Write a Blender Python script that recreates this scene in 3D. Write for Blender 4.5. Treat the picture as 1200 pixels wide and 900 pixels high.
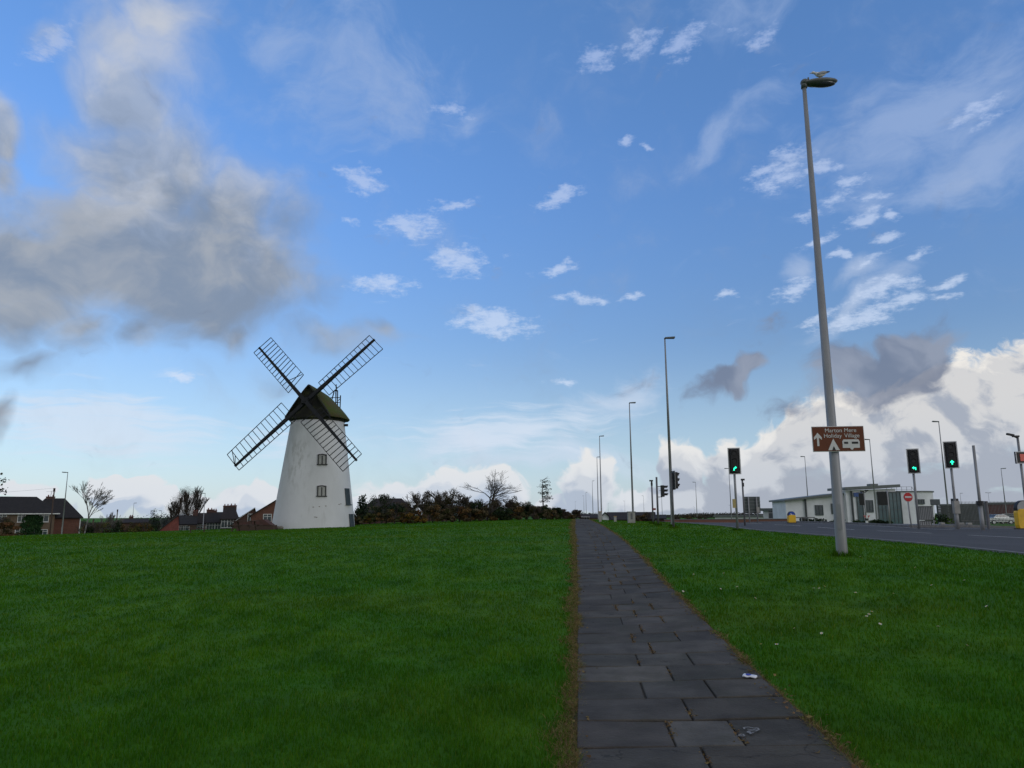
import bpy, math, random
import numpy as np
from mathutils import Vector, Matrix

R = math.radians
scene = bpy.context.scene
for o in list(bpy.data.objects):
    bpy.data.objects.remove(o, do_unlink=True)
COL = scene.collection

# ------------------------------------------------------------------ camera
F_PX, W_PX, H_PX = 865.0, 1200.0, 900.0
PITCH, ROLL, EYE = math.atan(154 / 865.0), R(0.3), 1.45
cam_d = bpy.data.cameras.new('camera')
cam = bpy.data.objects.new('camera', cam_d)
COL.objects.link(cam)
scene.camera = cam
cam_d.sensor_width = 36.0
cam_d.lens = 36.0 * F_PX / W_PX
cam_d.clip_start, cam_d.clip_end = 0.1, 12000
CAM_M = Matrix.Translation((0, 0, EYE)) @ Matrix.Rotation(math.pi / 2 + PITCH, 4, 'X') @ Matrix.Rotation(-ROLL, 4, 'Z')
cam.matrix_world = CAM_M
CAM_I = CAM_M.inverted()
scene.render.resolution_x, scene.render.resolution_y = 1024, 768

def ray(px, py):
    d = Vector(((px - 600) / F_PX, -(py - 450) / F_PX, -1.0))
    return (CAM_M.to_3x3() @ d).normalized()

def project(p):
    q = CAM_I @ Vector(p)
    return 600 + F_PX * q.x / -q.z, 450 - F_PX * q.y / -q.z

# ------------------------------------------------------------------ sun, exposure
SUN_EL, SUN_AZ = 14.0, 128.0          # azimuth clockwise from the view direction (+Y)
SKY_STRENGTH, SKY_ROT = 0.115, SUN_AZ
scene.view_settings.view_transform = 'Standard'
scene.view_settings.look = 'None'
scene.view_settings.gamma = 1.0
scene.view_settings.use_curve_mapping = False
scene.view_settings.exposure = 0.0
sun_d = bpy.data.lights.new('sun', 'SUN')
sun_d.energy = 0.5
sun_d.angle = R(25)
sun_d.color = (1.0, 0.95, 0.90)
sun = bpy.data.objects.new('sun', sun_d)
COL.objects.link(sun)
sdir = Vector((math.sin(R(SUN_AZ)) * math.cos(R(SUN_EL)), math.cos(R(SUN_AZ)) * math.cos(R(SUN_EL)), math.sin(R(SUN_EL))))
sun.rotation_euler = sdir.to_track_quat('Z', 'Y').to_euler()
sun.location = (0, -20, 30)

# ------------------------------------------------------------------ sky with clouds (world)
world = bpy.data.worlds.new('World')
scene.world = world
world.use_nodes = True
NT = world.node_tree
NT.nodes.clear()
wl = NT.links

def wn(t, **kw):
    n = NT.nodes.new(t)
    for k, v in kw.items():
        setattr(n, k, v)
    return n

def put(sock, v):
    if isinstance(v, (int, float)):
        sock.default_value = v
    elif isinstance(v, (tuple, list)):
        sock.default_value = v
    else:
        wl.new(v, sock)

def M(op, a, b=None, c=None, clamp=False):
    n = wn('ShaderNodeMath', operation=op, use_clamp=clamp)
    put(n.inputs[0], a)
    if b is not None: put(n.inputs[1], b)
    if c is not None: put(n.inputs[2], c)
    return n.outputs[0]

def smooth(v, a, b):
    n = wn('ShaderNodeMapRange', interpolation_type='SMOOTHSTEP')
    put(n.inputs[0], v); n.inputs[1].default_value = a; n.inputs[2].default_value = b
    return n.outputs[0]

def mixc(f, a, b):
    n = wn('ShaderNodeMix', data_type='RGBA')
    put(n.inputs[0], f); put(n.inputs[6], a); put(n.inputs[7], b)
    return n.outputs[2]

def srgb(r, g, b):
    f = lambda c: (c / 255 / 12.92) if c / 255 <= 0.04045 else ((c / 255 + 0.055) / 1.055) ** 2.4
    return (f(r), f(g), f(b), 1.0)

tc = wn('ShaderNodeTexCoord')
sep = wn('ShaderNodeSeparateXYZ')
wl.new(tc.outputs['Generated'], sep.inputs[0])
AZ = M('ARCTAN2', sep.outputs[0], sep.outputs[1])
EL = M('ARCSINE', M('MINIMUM', M('MAXIMUM', sep.outputs[2], -1.0), 1.0))
cmb = wn('ShaderNodeCombineXYZ')
wl.new(AZ, cmb.inputs[0]); wl.new(EL, cmb.inputs[1])
P0 = cmb.outputs[0]

def vec(op, a, b=None, s=None):
    n = wn('ShaderNodeVectorMath', operation=op)
    put(n.inputs[0], a)
    if b is not None: put(n.inputs[1], b)
    if s is not None: put(n.inputs['Scale'], s)
    return n.outputs[0]

def noise(p, sx, sy, detail=6, rough=0.55, lac=2.0, off=(0, 0, 0), dist=0.0, want=0):
    m = wn('ShaderNodeMapping')
    put(m.inputs[0], p)
    m.inputs['Location'].default_value = off
    m.inputs['Scale'].default_value = (sx, sy, 1)
    n = wn('ShaderNodeTexNoise', noise_dimensions='2D')
    wl.new(m.outputs[0], n.inputs['Vector'])
    n.inputs['Scale'].default_value = 1
    n.inputs['Detail'].default_value = detail
    n.inputs['Roughness'].default_value = rough
    n.inputs['Lacunarity'].default_value = lac
    n.inputs['Distortion'].default_value = dist
    return n.outputs[want]

def azel(px, py):
    d = ray(px, py)
    return math.atan2(d.x, d.y), math.asin(d.z)

def blobs(p, lst):
    acc = None
    for b in lst:
        px, py, rx, ry = b[:4]
        rot = b[4] if len(b) > 4 else 0.0
        wgt = b[5] if len(b) > 5 else 1.0
        a, e = azel(px, py)
        a2, _ = azel(px + 6, py); _, e2 = azel(px, py - 6)
        kx, ky = abs(a2 - a) / 6, abs(e2 - e) / 6
        if rot:
            m = wn('ShaderNodeMapping', vector_type='TEXTURE')
            put(m.inputs[0], p)
            m.inputs['Location'].default_value = (a, e, 0)
            m.inputs['Rotation'].default_value = (0, 0, R(rot))
            m.inputs['Scale'].default_value = (rx * kx, ry * ky, 1)
        else:
            m = wn('ShaderNodeVectorMath', operation='MULTIPLY_ADD')
            put(m.inputs[0], p)
            m.inputs[1].default_value = (1 / (rx * kx), 1 / (ry * ky), 0)
            m.inputs[2].default_value = (-a / (rx * kx), -e / (ry * ky), 0)
        g = wn('ShaderNodeTexGradient', gradient_type='SPHERICAL')
        wl.new(m.outputs[0], g.inputs[0])
        v = g.outputs['Fac']
        if wgt != 1.0: v = M('MULTIPLY', v, wgt)
        if acc is None: acc = v
        else:
            acc = M('MAXIMUM', acc, v)
    return acc

def warp(p, amp, s, det=3, off=(0, 0, 0)):
    c = noise(p, s, s, det, 0.5, off=off, want=1)
    return vec('ADD', p, vec('SCALE', vec('SUBTRACT', c, (0.5, 0.5, 0.5)), s=amp))

# --- clear sky
skyt = wn('ShaderNodeTexSky', sky_type='NISHITA')
skyt.sun_disc = False
skyt.sun_elevation = R(SUN_EL)
skyt.sun_rotation = R(SKY_ROT)
skyt.air_density = 1.0
skyt.dust_density = 0.4
skyt.ozone_density = 2.0
SKY_GAIN = 1.0
tint = mixc(smooth(EL, 0.40, 0.75), mixc(smooth(EL, 0.10, 0.50), (1.0, 1.06, 1.27, 1), (1.12, 1.46, 2.0, 1)), (1.28, 1.72, 2.25, 1))
base = mixc(1.0, skyt.outputs[0], tint)
base.node.blend_type = 'MULTIPLY'

K = 1.0 / SKY_STRENGTH
def cc(r, g, b):                       # a cloud colour seen at that display value
    c = srgb(r, g, b)
    return (c[0] * K, c[1] * K, c[2] * K, 1)

cur = base
# horizon pale air
hz = M('MULTIPLY', smooth(EL, 0.24, 0.0), 0.55)
cur = mixc(hz, cur, cc(188, 214, 240))

# --- thin veils and streaks
pW = warp(P0, 0.16, 4.0)
veil_m = blobs(pW, [(1090, 130, 240, 130, 15), (860, 140, 130, 40, 25, .8), (1180, 190, 160, 80, 20), (430, 90, 190, 120, 0, .8), (1010, 380, 110, 24, 25, 1.0),
                    (1020, 340, 70, 22, 15, .9), (920, 345, 40, 26, 30, .9), (720, 455, 120, 34, 30, .9), (560, 515, 150, 26, 4, 1.1), (640, 540, 190, 30, 0, 1.0),
                    (860, 20, 160, 50, 0, .6), (560, 130, 60, 30, 0, .7), (330, 40, 90, 60, 0, .7), (1040, 230, 100, 60, -30, .6)])
veil_n = noise(pW, 14, 26, 5, 0.62)
veil = smooth(M('ADD', veil_m, M('MULTIPLY', M('SUBTRACT', veil_n, 0.5), 1.1)), 0.1, 1.0)
veil_col = mixc(smooth(EL, 0.12, 0.45), cc(208, 220, 238), cc(160, 182, 220))
cur = mixc(M('MULTIPLY', veil, 0.62), cur, veil_col)

st_n = noise(warp(P0, 0.05, 7.0, off=(3, 1, 0)), 7, 62, 6, 0.6, off=(1, 2, 0))
st_m = blobs(P0, [(120, 500, 260, 62, -4, 1.3), (40, 470, 160, 26, -4, 1.0), (330, 520, 140, 40, -4, .9), (600, 505, 220, 42, 2, 1.2), (210, 441, 42, 14, 5, .8), (1150, 560, 120, 30, 5, .6)])
stk = smooth(M('ADD', st_m, M('MULTIPLY', M('SUBTRACT', st_n, 0.5), 1.9)), 0.35, 1.1)
cur = mixc(M('MULTIPLY', stk, 0.72), cur, cc(214, 226, 242))

# --- small broken white clouds
pS = warp(P0, 0.028, 22.0, 3, off=(5, 2, 0))
wh_m = blobs(pS, [(425, 212, 46, 20, -14), (485, 263, 52, 26, 4), (530, 238, 44, 10, 6, .8), (534, 305, 50, 24, -10), (655, 230, 40, 15, 14), (445, 333, 58, 16, 3), (655, 314, 38, 10, 4),
                  (684, 351, 46, 10, 0), (740, 347, 24, 8, 10), (580, 379, 72, 22, -4, 1.1), (850, 345, 26, 8, 0), (890, 47, 36, 15, 15, .9), (700, 68, 32, 30, 10, .9), (752, 50, 36, 20, 25, .9), (800, 52, 40, 24, 28, .9),
                  (850, 32, 40, 10, -10, .6), (735, 167, 16, 7), (755, 173, 14, 7), (925, 185, 40, 20, 10, .8), (915, 208, 56, 24, 12), (995, 211, 34, 12, 0), (980, 232, 36, 16, 20, .7), (1008, 258, 38, 15, 14), (1045, 250, 20, 12), (1043, 280, 26, 12, 0),
                  (955, 284, 34, 12, 12, .9), (1018, 305, 34, 9, 18, .9), (985, 300, 20, 8), (1040, 338, 56, 20, 14), (1010, 372, 84, 18, 14), (1060, 352, 50, 12, 10, .9), (900, 200, 40, 14, 10, .8), (960, 196, 44, 14, 0, .8), (1022, 232, 34, 12, 0, .8), (945, 250, 30, 10, 0, .7), (1075, 300, 30, 8, 10, .7), (960, 372, 50, 12, 20, .8), (1110, 330, 34, 8, 4), (1105, 345, 26, 8, -20), (932, 340, 40, 18, 25, .8),
                  (525, 130, 36, 16, 0, .7), (60, 50, 60, 24, 35, .85), (1150, 130, 50, 24, 10, .8), (410, 263, 20, 8, 0, .6), (213, 441, 34, 9, 4, .9), (660, 445, 34, 9, 5, .7), (600, 300, 30, 8, 0, .3)])
wh_n = noise(P0, 34, 84, 6, 0.70, off=(2, 7, 0))
whd = smooth(M('ADD', wh_m, M('MULTIPLY', M('SUBTRACT', wh_n, 0.5), 1.9)), 0.17, 0.95)
whd = M('MULTIPLY', whd, smooth(wh_m, 0.02, 0.2))
wh_c = mixc(smooth(EL, 0.15, 0.6), cc(212, 226, 248), cc(172, 192, 232))
cur = mixc(M('MULTIPLY', whd, 0.68), cur, wh_c)

# --- the big soft grey cloud on the left and the dark scud
pG = warp(warp(P0, 0.11, 5.0, 4, off=(9, 4, 0)), 0.025, 20.0, 2)
g_l = [(200, 30, 90, 95, 0, .8), (150, 110, 95, 70, 0, 1.1), (175, 190, 150, 110, 0, 1.3), (255, 245, 120, 90, 0, 1.15), (190, 310, 260, 125, 0, 1.7), (230, 330, 190, 60, 0, 1.3), (40, 315, 190, 95, 0, 1.5), (330, 260, 90, 90, 0, .7), (170, 60, 130, 90, 0, .7), (30, 370, 120, 60, 0, 1.1),
       (300, 330, 110, 50, 0, 1.0), (155, 395, 44, 56, 0, .8), (230, 378, 90, 52, 0, 1.0), (270, 395, 50, 40, 0, .8), (90, 400, 80, 50, 0, .9), (30, 428, 80, 24, 0, .8), (0, 480, 30, 34, 0, 1.0), (385, 394, 100, 30, 0, .75), (445, 388, 40, 14, 0, .6), (-6, 165, 46, 44, 0, 1.3),
       (0, 210, 60, 60, 0, .8), (340, 445, 40, 36, 0, .45), (-120, 300, 200, 140, 0, 1.5), (60, 60, 60, 30, 35, .5), (110, 215, 60, 80, 0, .7)]
g_m = blobs(pG, g_l)
g_n = noise(pG, 9, 12, 6, 0.6, off=(4, 4, 0))
g_raw = M('ADD', g_m, M('MULTIPLY', M('SUBTRACT', g_n, 0.5), 0.80))
g_d = smooth(g_raw, -0.02, 0.92)
low = smooth(M('ADD', EL, M('MULTIPLY', M('SUBTRACT', g_n, 0.5), 0.40)), 0.54, 0.32)
n2 = noise(warp(P0, 0.1, 6.0, 4, off=(1, 8, 0)), 8, 10, 5, 0.55, off=(8, 1, 0))
lite = smooth(n2, 0.36, 0.66)
g_c = mixc(low, mixc(lite, cc(160, 175, 200), cc(197, 202, 212)), mixc(lite, cc(130, 144, 164), cc(165, 170, 177)))
cur = mixc(M('MULTIPLY', g_d, 0.93), cur, g_c)

d_m = blobs(pG, [(1065, 416, 88, 46, 20, 1.3), (995, 440, 80, 40, 5, 1.0), (1040, 452, 90, 34, 10, 1.1), (858, 455, 66, 23, 14, 1.15), (888, 440, 42, 18, 0, 1.0), (905, 380, 26, 28, 0, .5), (935, 480, 50, 20, 0, .4), (750, 450, 50, 18, 20, .3)])
d_raw = M('ADD', d_m, M('MULTIPLY', M('SUBTRACT', noise(pG, 20, 26, 7, 0.6, off=(6, 3, 0)), 0.5), 1.0))
d_d = smooth(d_raw, 0.14, 0.62)

# --- cumulus bank, lit along its upper rims
c_l = [(1200, 520, 190, 150, 0, 1.5), (1090, 545, 190, 110, 0, 1.5), (985, 550, 170, 100, 0, 1.5), (895, 560, 100, 72, 0, 1.4), (880, 600, 150, 50, 0, 1.0), (1330, 480, 220, 150, 0, 1.5),
       (35, 574, 44, 15, 0, 1.0), (138, 580, 56, 24, 0, 1.2), (170, 588, 60, 18, 0, 1.0), (225, 590, 60, 18, 0, .8), (310, 586, 70, 22, 0, 1.0), (480, 585, 90, 24, 0, .9), (545, 578, 120, 36, 0, .9), (620, 588, 90, 24, 0, .8),
       (682, 568, 46, 40, 0, 1.15), (800, 545, 46, 42, 0, .95), (775, 585, 90, 34, 0, 1.0), (0, 598, 120, 16, 0, .8), (400, 600, 300, 14, 0, .9), (-200, 560, 160, 50, 0, 1.2)]
def cumulus(off):
    q = P0 if off is None else vec('ADD', P0, off)
    q = warp(warp(q, 0.07, 9.0, 3, off=(2, 2, 0)), 0.02, 34.0, 2)
    m = blobs(q, c_l)
    n = noise(q, 15, 20, 7, 0.60, off=(3, 9, 0))
    return M('ADD', m, M('MULTIPLY', M('SUBTRACT', n, 0.5), 0.80))
c_raw = cumulus(None)
c_up = cumulus((0.012, 0.024, 0))
c_d = smooth(c_raw, 0.22, 0.38)
gap = smooth(noise(P0, 10, 34, 5, 0.55, off=(6, 6, 0)), 0.52, 0.66)
hole = M('MULTIPLY', gap, M('MULTIPLY', smooth(EL, 0.09, 0.03), smooth(AZ, 0.32, 0.5)))
c_d = M('MULTIPLY', c_d, M('SUBTRACT', 1.0, M('MULTIPLY', hole, 0.85)))
rim = smooth(M('SUBTRACT', c_raw, c_up), 0.0, 0.26)
edge = smooth(M('ADD', c_up, M('MULTIPLY', M('SUBTRACT', n2, 0.5), -0.7)), 0.56, 0.12)
litv = M('MAXIMUM', M('MULTIPLY', rim, 0.55), M('MULTIPLY', edge, 0.95))
right = smooth(AZ, -0.1, 0.35)
c_dark = mixc(right, cc(180, 194, 214), cc(166, 173, 187))
c_lit = mixc(smooth(EL, 0.02, 0.14), cc(222, 226, 232), cc(246, 241, 233))
c_col = mixc(litv, c_dark, c_lit)
cur = mixc(M('MULTIPLY', c_d, 0.95), cur, c_col)
cur = mixc(M('MULTIPLY', d_d, 0.90), cur, mixc(smooth(noise(pG, 12, 16, 4, .5), .35, .65), cc(116, 127, 150), cc(146, 154, 172)))

# --- unseen overcast added overhead and behind the camera to neutralise the blue ambient light
aa = M('ABSOLUTE', AZ)
bk_n = noise(P0, 3.0, 5.0, 5, 0.55, off=(5, 5, 0))
bk = smooth(M('ADD', M('MAXIMUM', smooth(aa, 0.85, 1.5), smooth(EL, 0.80, 1.15)), M('MULTIPLY', M('SUBTRACT', bk_n, 0.5), 0.9)), 0.35, 0.8)
cur = mixc(M('MULTIPLY', bk, 0.95), cur, mixc(smooth(bk_n, 0.35, 0.7), cc(206, 208, 214), cc(150, 154, 166)))

bg = wn('ShaderNodeBackground')
bg.inputs['Strength'].default_value = SKY_STRENGTH
wl.new(cur, bg.inputs['Color'])
wo = wn('ShaderNodeOutputWorld')
wl.new(bg.outputs[0], wo.inputs[0])
world.cycles.sampling_method = 'MANUAL'
world.cycles.sample_map_resolution = 512

# ------------------------------------------------------------------ helpers
def ss(a, b, x):
    t = np.clip((np.asarray(x, float) - a) / (b - a), 0, 1)
    return t * t * (3 - 2 * t)

BY = [-60, 0, 8, 14, 22, 31, 44, 70, 100, 150]
BH = [0, 0, 0, .12, .36, .60, .78, .86, .92, .90]
_yy = np.linspace(-60, 150, 421)
_hh = np.interp(_yy, BY, BH)
_k = np.exp(-np.linspace(-2, 2, 17) ** 2); _k /= _k.sum()
_hh = np.convolve(np.pad(_hh, 8, 'edge'), _k, 'valid')

def hgt(x, y):
    x = np.asarray(x, float); y = np.asarray(y, float)
    h = np.interp(y, _yy, _hh)
    h = h + 0.36 * ss(1, 8, x) * (1 - ss(14, 38, y)) * ss(-10, 12, y)
    h = h - 0.025 * np.clip(-x, 0, 70) * ss(15, 65, y)
    h = h - 2.1 * ss(84, 122, y) * ss(-18, -34, x)
    h = h - 0.30 * ss(22, 34, x) * ss(20, 45, y) - 0.75 * ss(50, 105, y) * ss(8, 22, x)
    h = h + 0.03 * np.sin(x * 0.35 + 1) * np.sin(y * 0.23) * ss(3, 8, -x)
    return h

def H(x, y): return float(hgt(x, y))

def at(px, depth, py=None):
    """a ground point at this distance, in the direction of picture column px"""
    x = (px - 600) / F_PX * depth
    for _ in range(8):
        z = H(x, depth) if py is None else ztop(px, py, depth, x)
        u, v = project((x, depth, z))
        x += (px - u) / F_PX * depth
    return Vector((x, depth, z if py is not None else H(x, depth)))

def ztop(px, py, depth, x):
    z = 0.0
    for _ in range(8):
        u, v = project((x, depth, z))
        z += (v - py) / F_PX * depth
    return z

def onground(px, py):
    d = ray(px, py)
    t = 1.0
    lo = None
    while t < 400:
        p = Vector((0, 0, EYE)) + d * t
        if p.z < H(p.x, p.y):
            for _ in range(30):
                m = (lo + t) / 2
                q = Vector((0, 0, EYE)) + d * m
                if q.z < H(q.x, q.y): t = m
                else: lo = m
            return q
        lo = t
        t *= 1.02
    return Vector((0, 0, EYE)) + d * 400

class MB:
    def __init__(s): s.v, s.f = [], []
    def add(s, vs, fs):
        b = len(s.v); s.v += [tuple(v) for v in vs]; s.f += [tuple(i + b for i in f) for f in fs]; return s
    def box(s, c, d, rz=0.0, m=None):
        hx, hy, hz = d[0] / 2, d[1] / 2, d[2] / 2
        vs = [Vector((sx * hx, sy * hy, sz * hz)) for sz in (-1, 1) for sy in (-1, 1) for sx in (-1, 1)]
        T = m if m is not None else Matrix.Rotation(rz, 3, 'Z')
        vs = [T @ v + Vector(c) for v in vs]
        return s.add(vs, [(0, 2, 3, 1), (4, 5, 7, 6), (0, 1, 5, 4), (2, 6, 7, 3), (0, 4, 6, 2), (1, 3, 7, 5)])
    def tube(s, p0, p1, r0, r1=None, n=8, caps=True):
        r1 = r0 if r1 is None else r1
        p0, p1 = Vector(p0), Vector(p1)
        z = (p1 - p0).normalized()
        a = Vector((1, 0, 0)) if abs(z.x) < .8 else Vector((0, 1, 0))
        x = z.cross(a).normalized(); y = z.cross(x)
        vs = []
        for p, r in ((p0, r0), (p1, r1)):
            for i in range(n):
                t = 2 * math.pi * i / n
                vs.append(p + x * math.cos(t) * r + y * math.sin(t) * r)
        fs = [(i, (i + 1) % n, n + (i + 1) % n, n + i) for i in range(n)]
        if caps: fs += [tuple(range(n - 1, -1, -1)), tuple(range(n, 2 * n))]
        return s.add(vs, fs)
    def beam(s, p0, p1, w, t, up=(0, 0, 1)):
        p0, p1 = Vector(p0), Vector(p1)
        z = (p1 - p0).normalized(); u = Vector(up)
        if abs(z.dot(u)) > .95: u = Vector((0, 1, 0))
        x = z.cross(u).normalized(); y = x.cross(z)
        vs = [p + x * a * w / 2 + y * b * t / 2 for p in (p0, p1) for a, b in ((-1, -1), (1, -1), (1, 1), (-1, 1))]
        return s.add(vs, [(0, 1, 2, 3), (7, 6, 5, 4), (0, 4, 5, 1), (1, 5, 6, 2), (2, 6, 7, 3), (3, 7, 4, 0)])
    def prism(s, pts, y0, y1, fn=None):
        """outline in x-z, extruded from y0 to y1"""
        n = len(pts)
        vs = [(x, y0, z) for x, z in pts] + [(x, y1, z) for x, z in pts]
        if fn: vs = [fn(v) for v in vs]
        return s.add(vs, [tuple(range(n)), tuple(range(2 * n - 1, n - 1, -1))] + [(i, n + i, n + (i + 1) % n, (i + 1) % n) for i in range(n)])
    def disc(s, c, r, y0, y1, n=24):
        return s.prism([(c[0] + r * math.cos(2 * math.pi * i / n), c[1] + r * math.sin(2 * math.pi * i / n)) for i in range(n)], y0, y1)
    def ell(s, c, r, nu=14, nv=9, m=None):
        vs, fs = [], []
        for j in range(nv + 1):
            t = math.pi * j / nv
            for i in range(nu):
                p = 2 * math.pi * i / nu
                v = Vector((r[0] * math.sin(t) * math.cos(p), r[1] * math.sin(t) * math.sin(p), r[2] * math.cos(t)))
                if m is not None: v = m @ v
                vs.append(v + Vector(c))
        for j in range(nv):
            for i in range(nu):
                fs.append((j * nu + i, j * nu + (i + 1) % nu, (j + 1) * nu + (i + 1) % nu, (j + 1) * nu + i))
        return s.add(vs, fs)
    def mesh(s, name, smooth=False):
        me = bpy.data.meshes.new(name)
        me.from_pydata(s.v, [], s.f)
        me.validate(); me.update()
        if smooth:
            for p in me.polygons: p.use_smooth = True
        return me
    def build(s, name, mat, parent=None, smooth=False, bevel=0, fixn=True):
        me = s.mesh(name, smooth)
        if fixn:
            import bmesh
            bm = bmesh.new(); bm.from_mesh(me)
            if smooth or bevel: bmesh.ops.remove_doubles(bm, verts=bm.verts, dist=1e-5)
            bmesh.ops.recalc_face_normals(bm, faces=bm.faces); bm.to_mesh(me); bm.free()
        me.materials.append(mat)
        o = bpy.data.objects.new(name, me)
        COL.objects.link(o)
        if parent: o.parent = parent
        if bevel:
            b = o.modifiers.new('bevel', 'BEVEL'); b.width = bevel; b.segments = 2; b.limit_method = 'ANGLE'
        return o

def tag(o, label=None, cat=None, group=None, kind=None):
    if label: o['label'] = label
    if cat: o['category'] = cat
    if group: o['group'] = group
    if kind: o['kind'] = kind
    return o

def thing(name, label, cat, loc=(0, 0, 0), rz=0.0, group=None):
    o = bpy.data.objects.new(name, None)
    o.empty_display_size = 0.2
    COL.objects.link(o)
    o.location = loc; o.rotation_euler = (0, 0, rz)
    return tag(o, label, cat, group)

def copy_tree(o, parent=None):
    c = o.copy(); COL.objects.link(c)
    c.parent = parent
    for ch in o.children:
        copy_tree(ch, c)
    return c

# ------------------------------------------------------------------ materials
def mat(name, col, rough=0.7, metal=0.0, col2=None, scale=3.0, bump=0.0, bscale=40.0, emit=None, estr=0, spec=0.5, detail=6, stretch=(1, 1, 1), lo=0.35, hi=0.65, coord='Object', trans=0.0):
    m = bpy.data.materials.new(name)
    m.use_nodes = True
    nt = m.node_tree
    b = nt.nodes['Principled BSDF']
    b.inputs['Base Color'].default_value = (*col, 1)
    b.inputs['Roughness'].default_value = rough
    b.inputs['Metallic'].default_value = metal
    b.inputs['Specular IOR Level'].default_value = spec
    if trans:
        b.inputs['Transmission Weight'].default_value = trans
    if emit:
        b.inputs['Emission Color'].default_value = (*emit, 1)
        b.inputs['Emission Strength'].default_value = estr
    if col2 is not None or bump:
        t = nt.nodes.new('ShaderNodeTexCoord')
        mp = nt.nodes.new('ShaderNodeMapping'); mp.inputs['Scale'].default_value = stretch
        nt.links.new(t.outputs[coord], mp.inputs[0])
    if col2 is not None:
        n = nt.nodes.new('ShaderNodeTexNoise'); n.inputs['Scale'].default_value = scale; n.inputs['Detail'].default_value = detail; n.inputs['Roughness'].default_value = .6
        r = nt.nodes.new('ShaderNodeMapRange'); r.inputs[1].default_value = lo; r.inputs[2].default_value = hi
        x = nt.nodes.new('ShaderNodeMix'); x.data_type = 'RGBA'
        x.inputs[6].default_value = (*col, 1); x.inputs[7].default_value = (*col2, 1)
        nt.links.new(mp.outputs[0], n.inputs['Vector']); nt.links.new(n.outputs[0], r.inputs[0]); nt.links.new(r.outputs[0], x.inputs[0]); nt.links.new(x.outputs[2], b.inputs['Base Color'])
        m['mix'] = x.name
    if bump:
        n = nt.nodes.new('ShaderNodeTexNoise'); n.inputs['Scale'].default_value = bscale; n.inputs['Detail'].default_value = 5
        bp = nt.nodes.new('ShaderNodeBump'); bp.inputs['Strength'].default_value = bump; bp.inputs['Distance'].default_value = 0.02
        nt.links.new(mp.outputs[0], n.inputs['Vector']); nt.links.new(n.outputs[0], bp.inputs['Height']); nt.links.new(bp.outputs[0], b.inputs['Normal'])
    return m

def brickmat(name, c1, c2, mortar, sc=1.0):
    m = bpy.data.materials.new(name); m.use_nodes = True
    nt = m.node_tree; b = nt.nodes['Principled BSDF']; b.inputs['Roughness'].default_value = .9
    t = nt.nodes.new('ShaderNodeTexCoord'); s = nt.nodes.new('ShaderNodeSeparateXYZ'); c = nt.nodes.new('ShaderNodeCombineXYZ'); a = nt.nodes.new('ShaderNodeMath')
    nt.links.new(t.outputs['Object'], s.inputs[0]); nt.links.new(s.outputs[0], a.inputs[0]); nt.links.new(s.outputs[1], a.inputs[1])
    nt.links.new(a.outputs[0], c.inputs[0]); nt.links.new(s.outputs[2], c.inputs[1])
    k = nt.nodes.new('ShaderNodeTexBrick'); k.inputs['Scale'].default_value = 4.4 * sc
    k.inputs['Color1'].default_value = (*c1, 1); k.inputs['Color2'].default_value = (*c2, 1); k.inputs['Mortar'].default_value = (*mortar, 1)
    k.inputs['Mortar Size'].default_value = .012; k.inputs['Bias'].default_value = 0
    n = nt.nodes.new('ShaderNodeTexNoise'); n.inputs['Scale'].default_value = 1.4; n.inputs['Detail'].default_value = 5
    r = nt.nodes.new('ShaderNodeMapRange'); r.inputs[3].default_value = .6; r.inputs[4].default_value = 1.35
    x = nt.nodes.new('ShaderNodeMix'); x.data_type = 'RGBA'; x.blend_type = 'MULTIPLY'; x.inputs[0].default_value = 1
    nt.links.new(t.outputs['Object'], n.inputs['Vector']); nt.links.new(n.outputs[0], r.inputs[0])
    nt.links.new(c.outputs[0], k.inputs['Vector']); nt.links.new(k.outputs[0], x.inputs[6]); nt.links.new(r.outputs[0], x.inputs[7]); nt.links.new(x.outputs[2], b.inputs['Base Color'])
    return m

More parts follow.
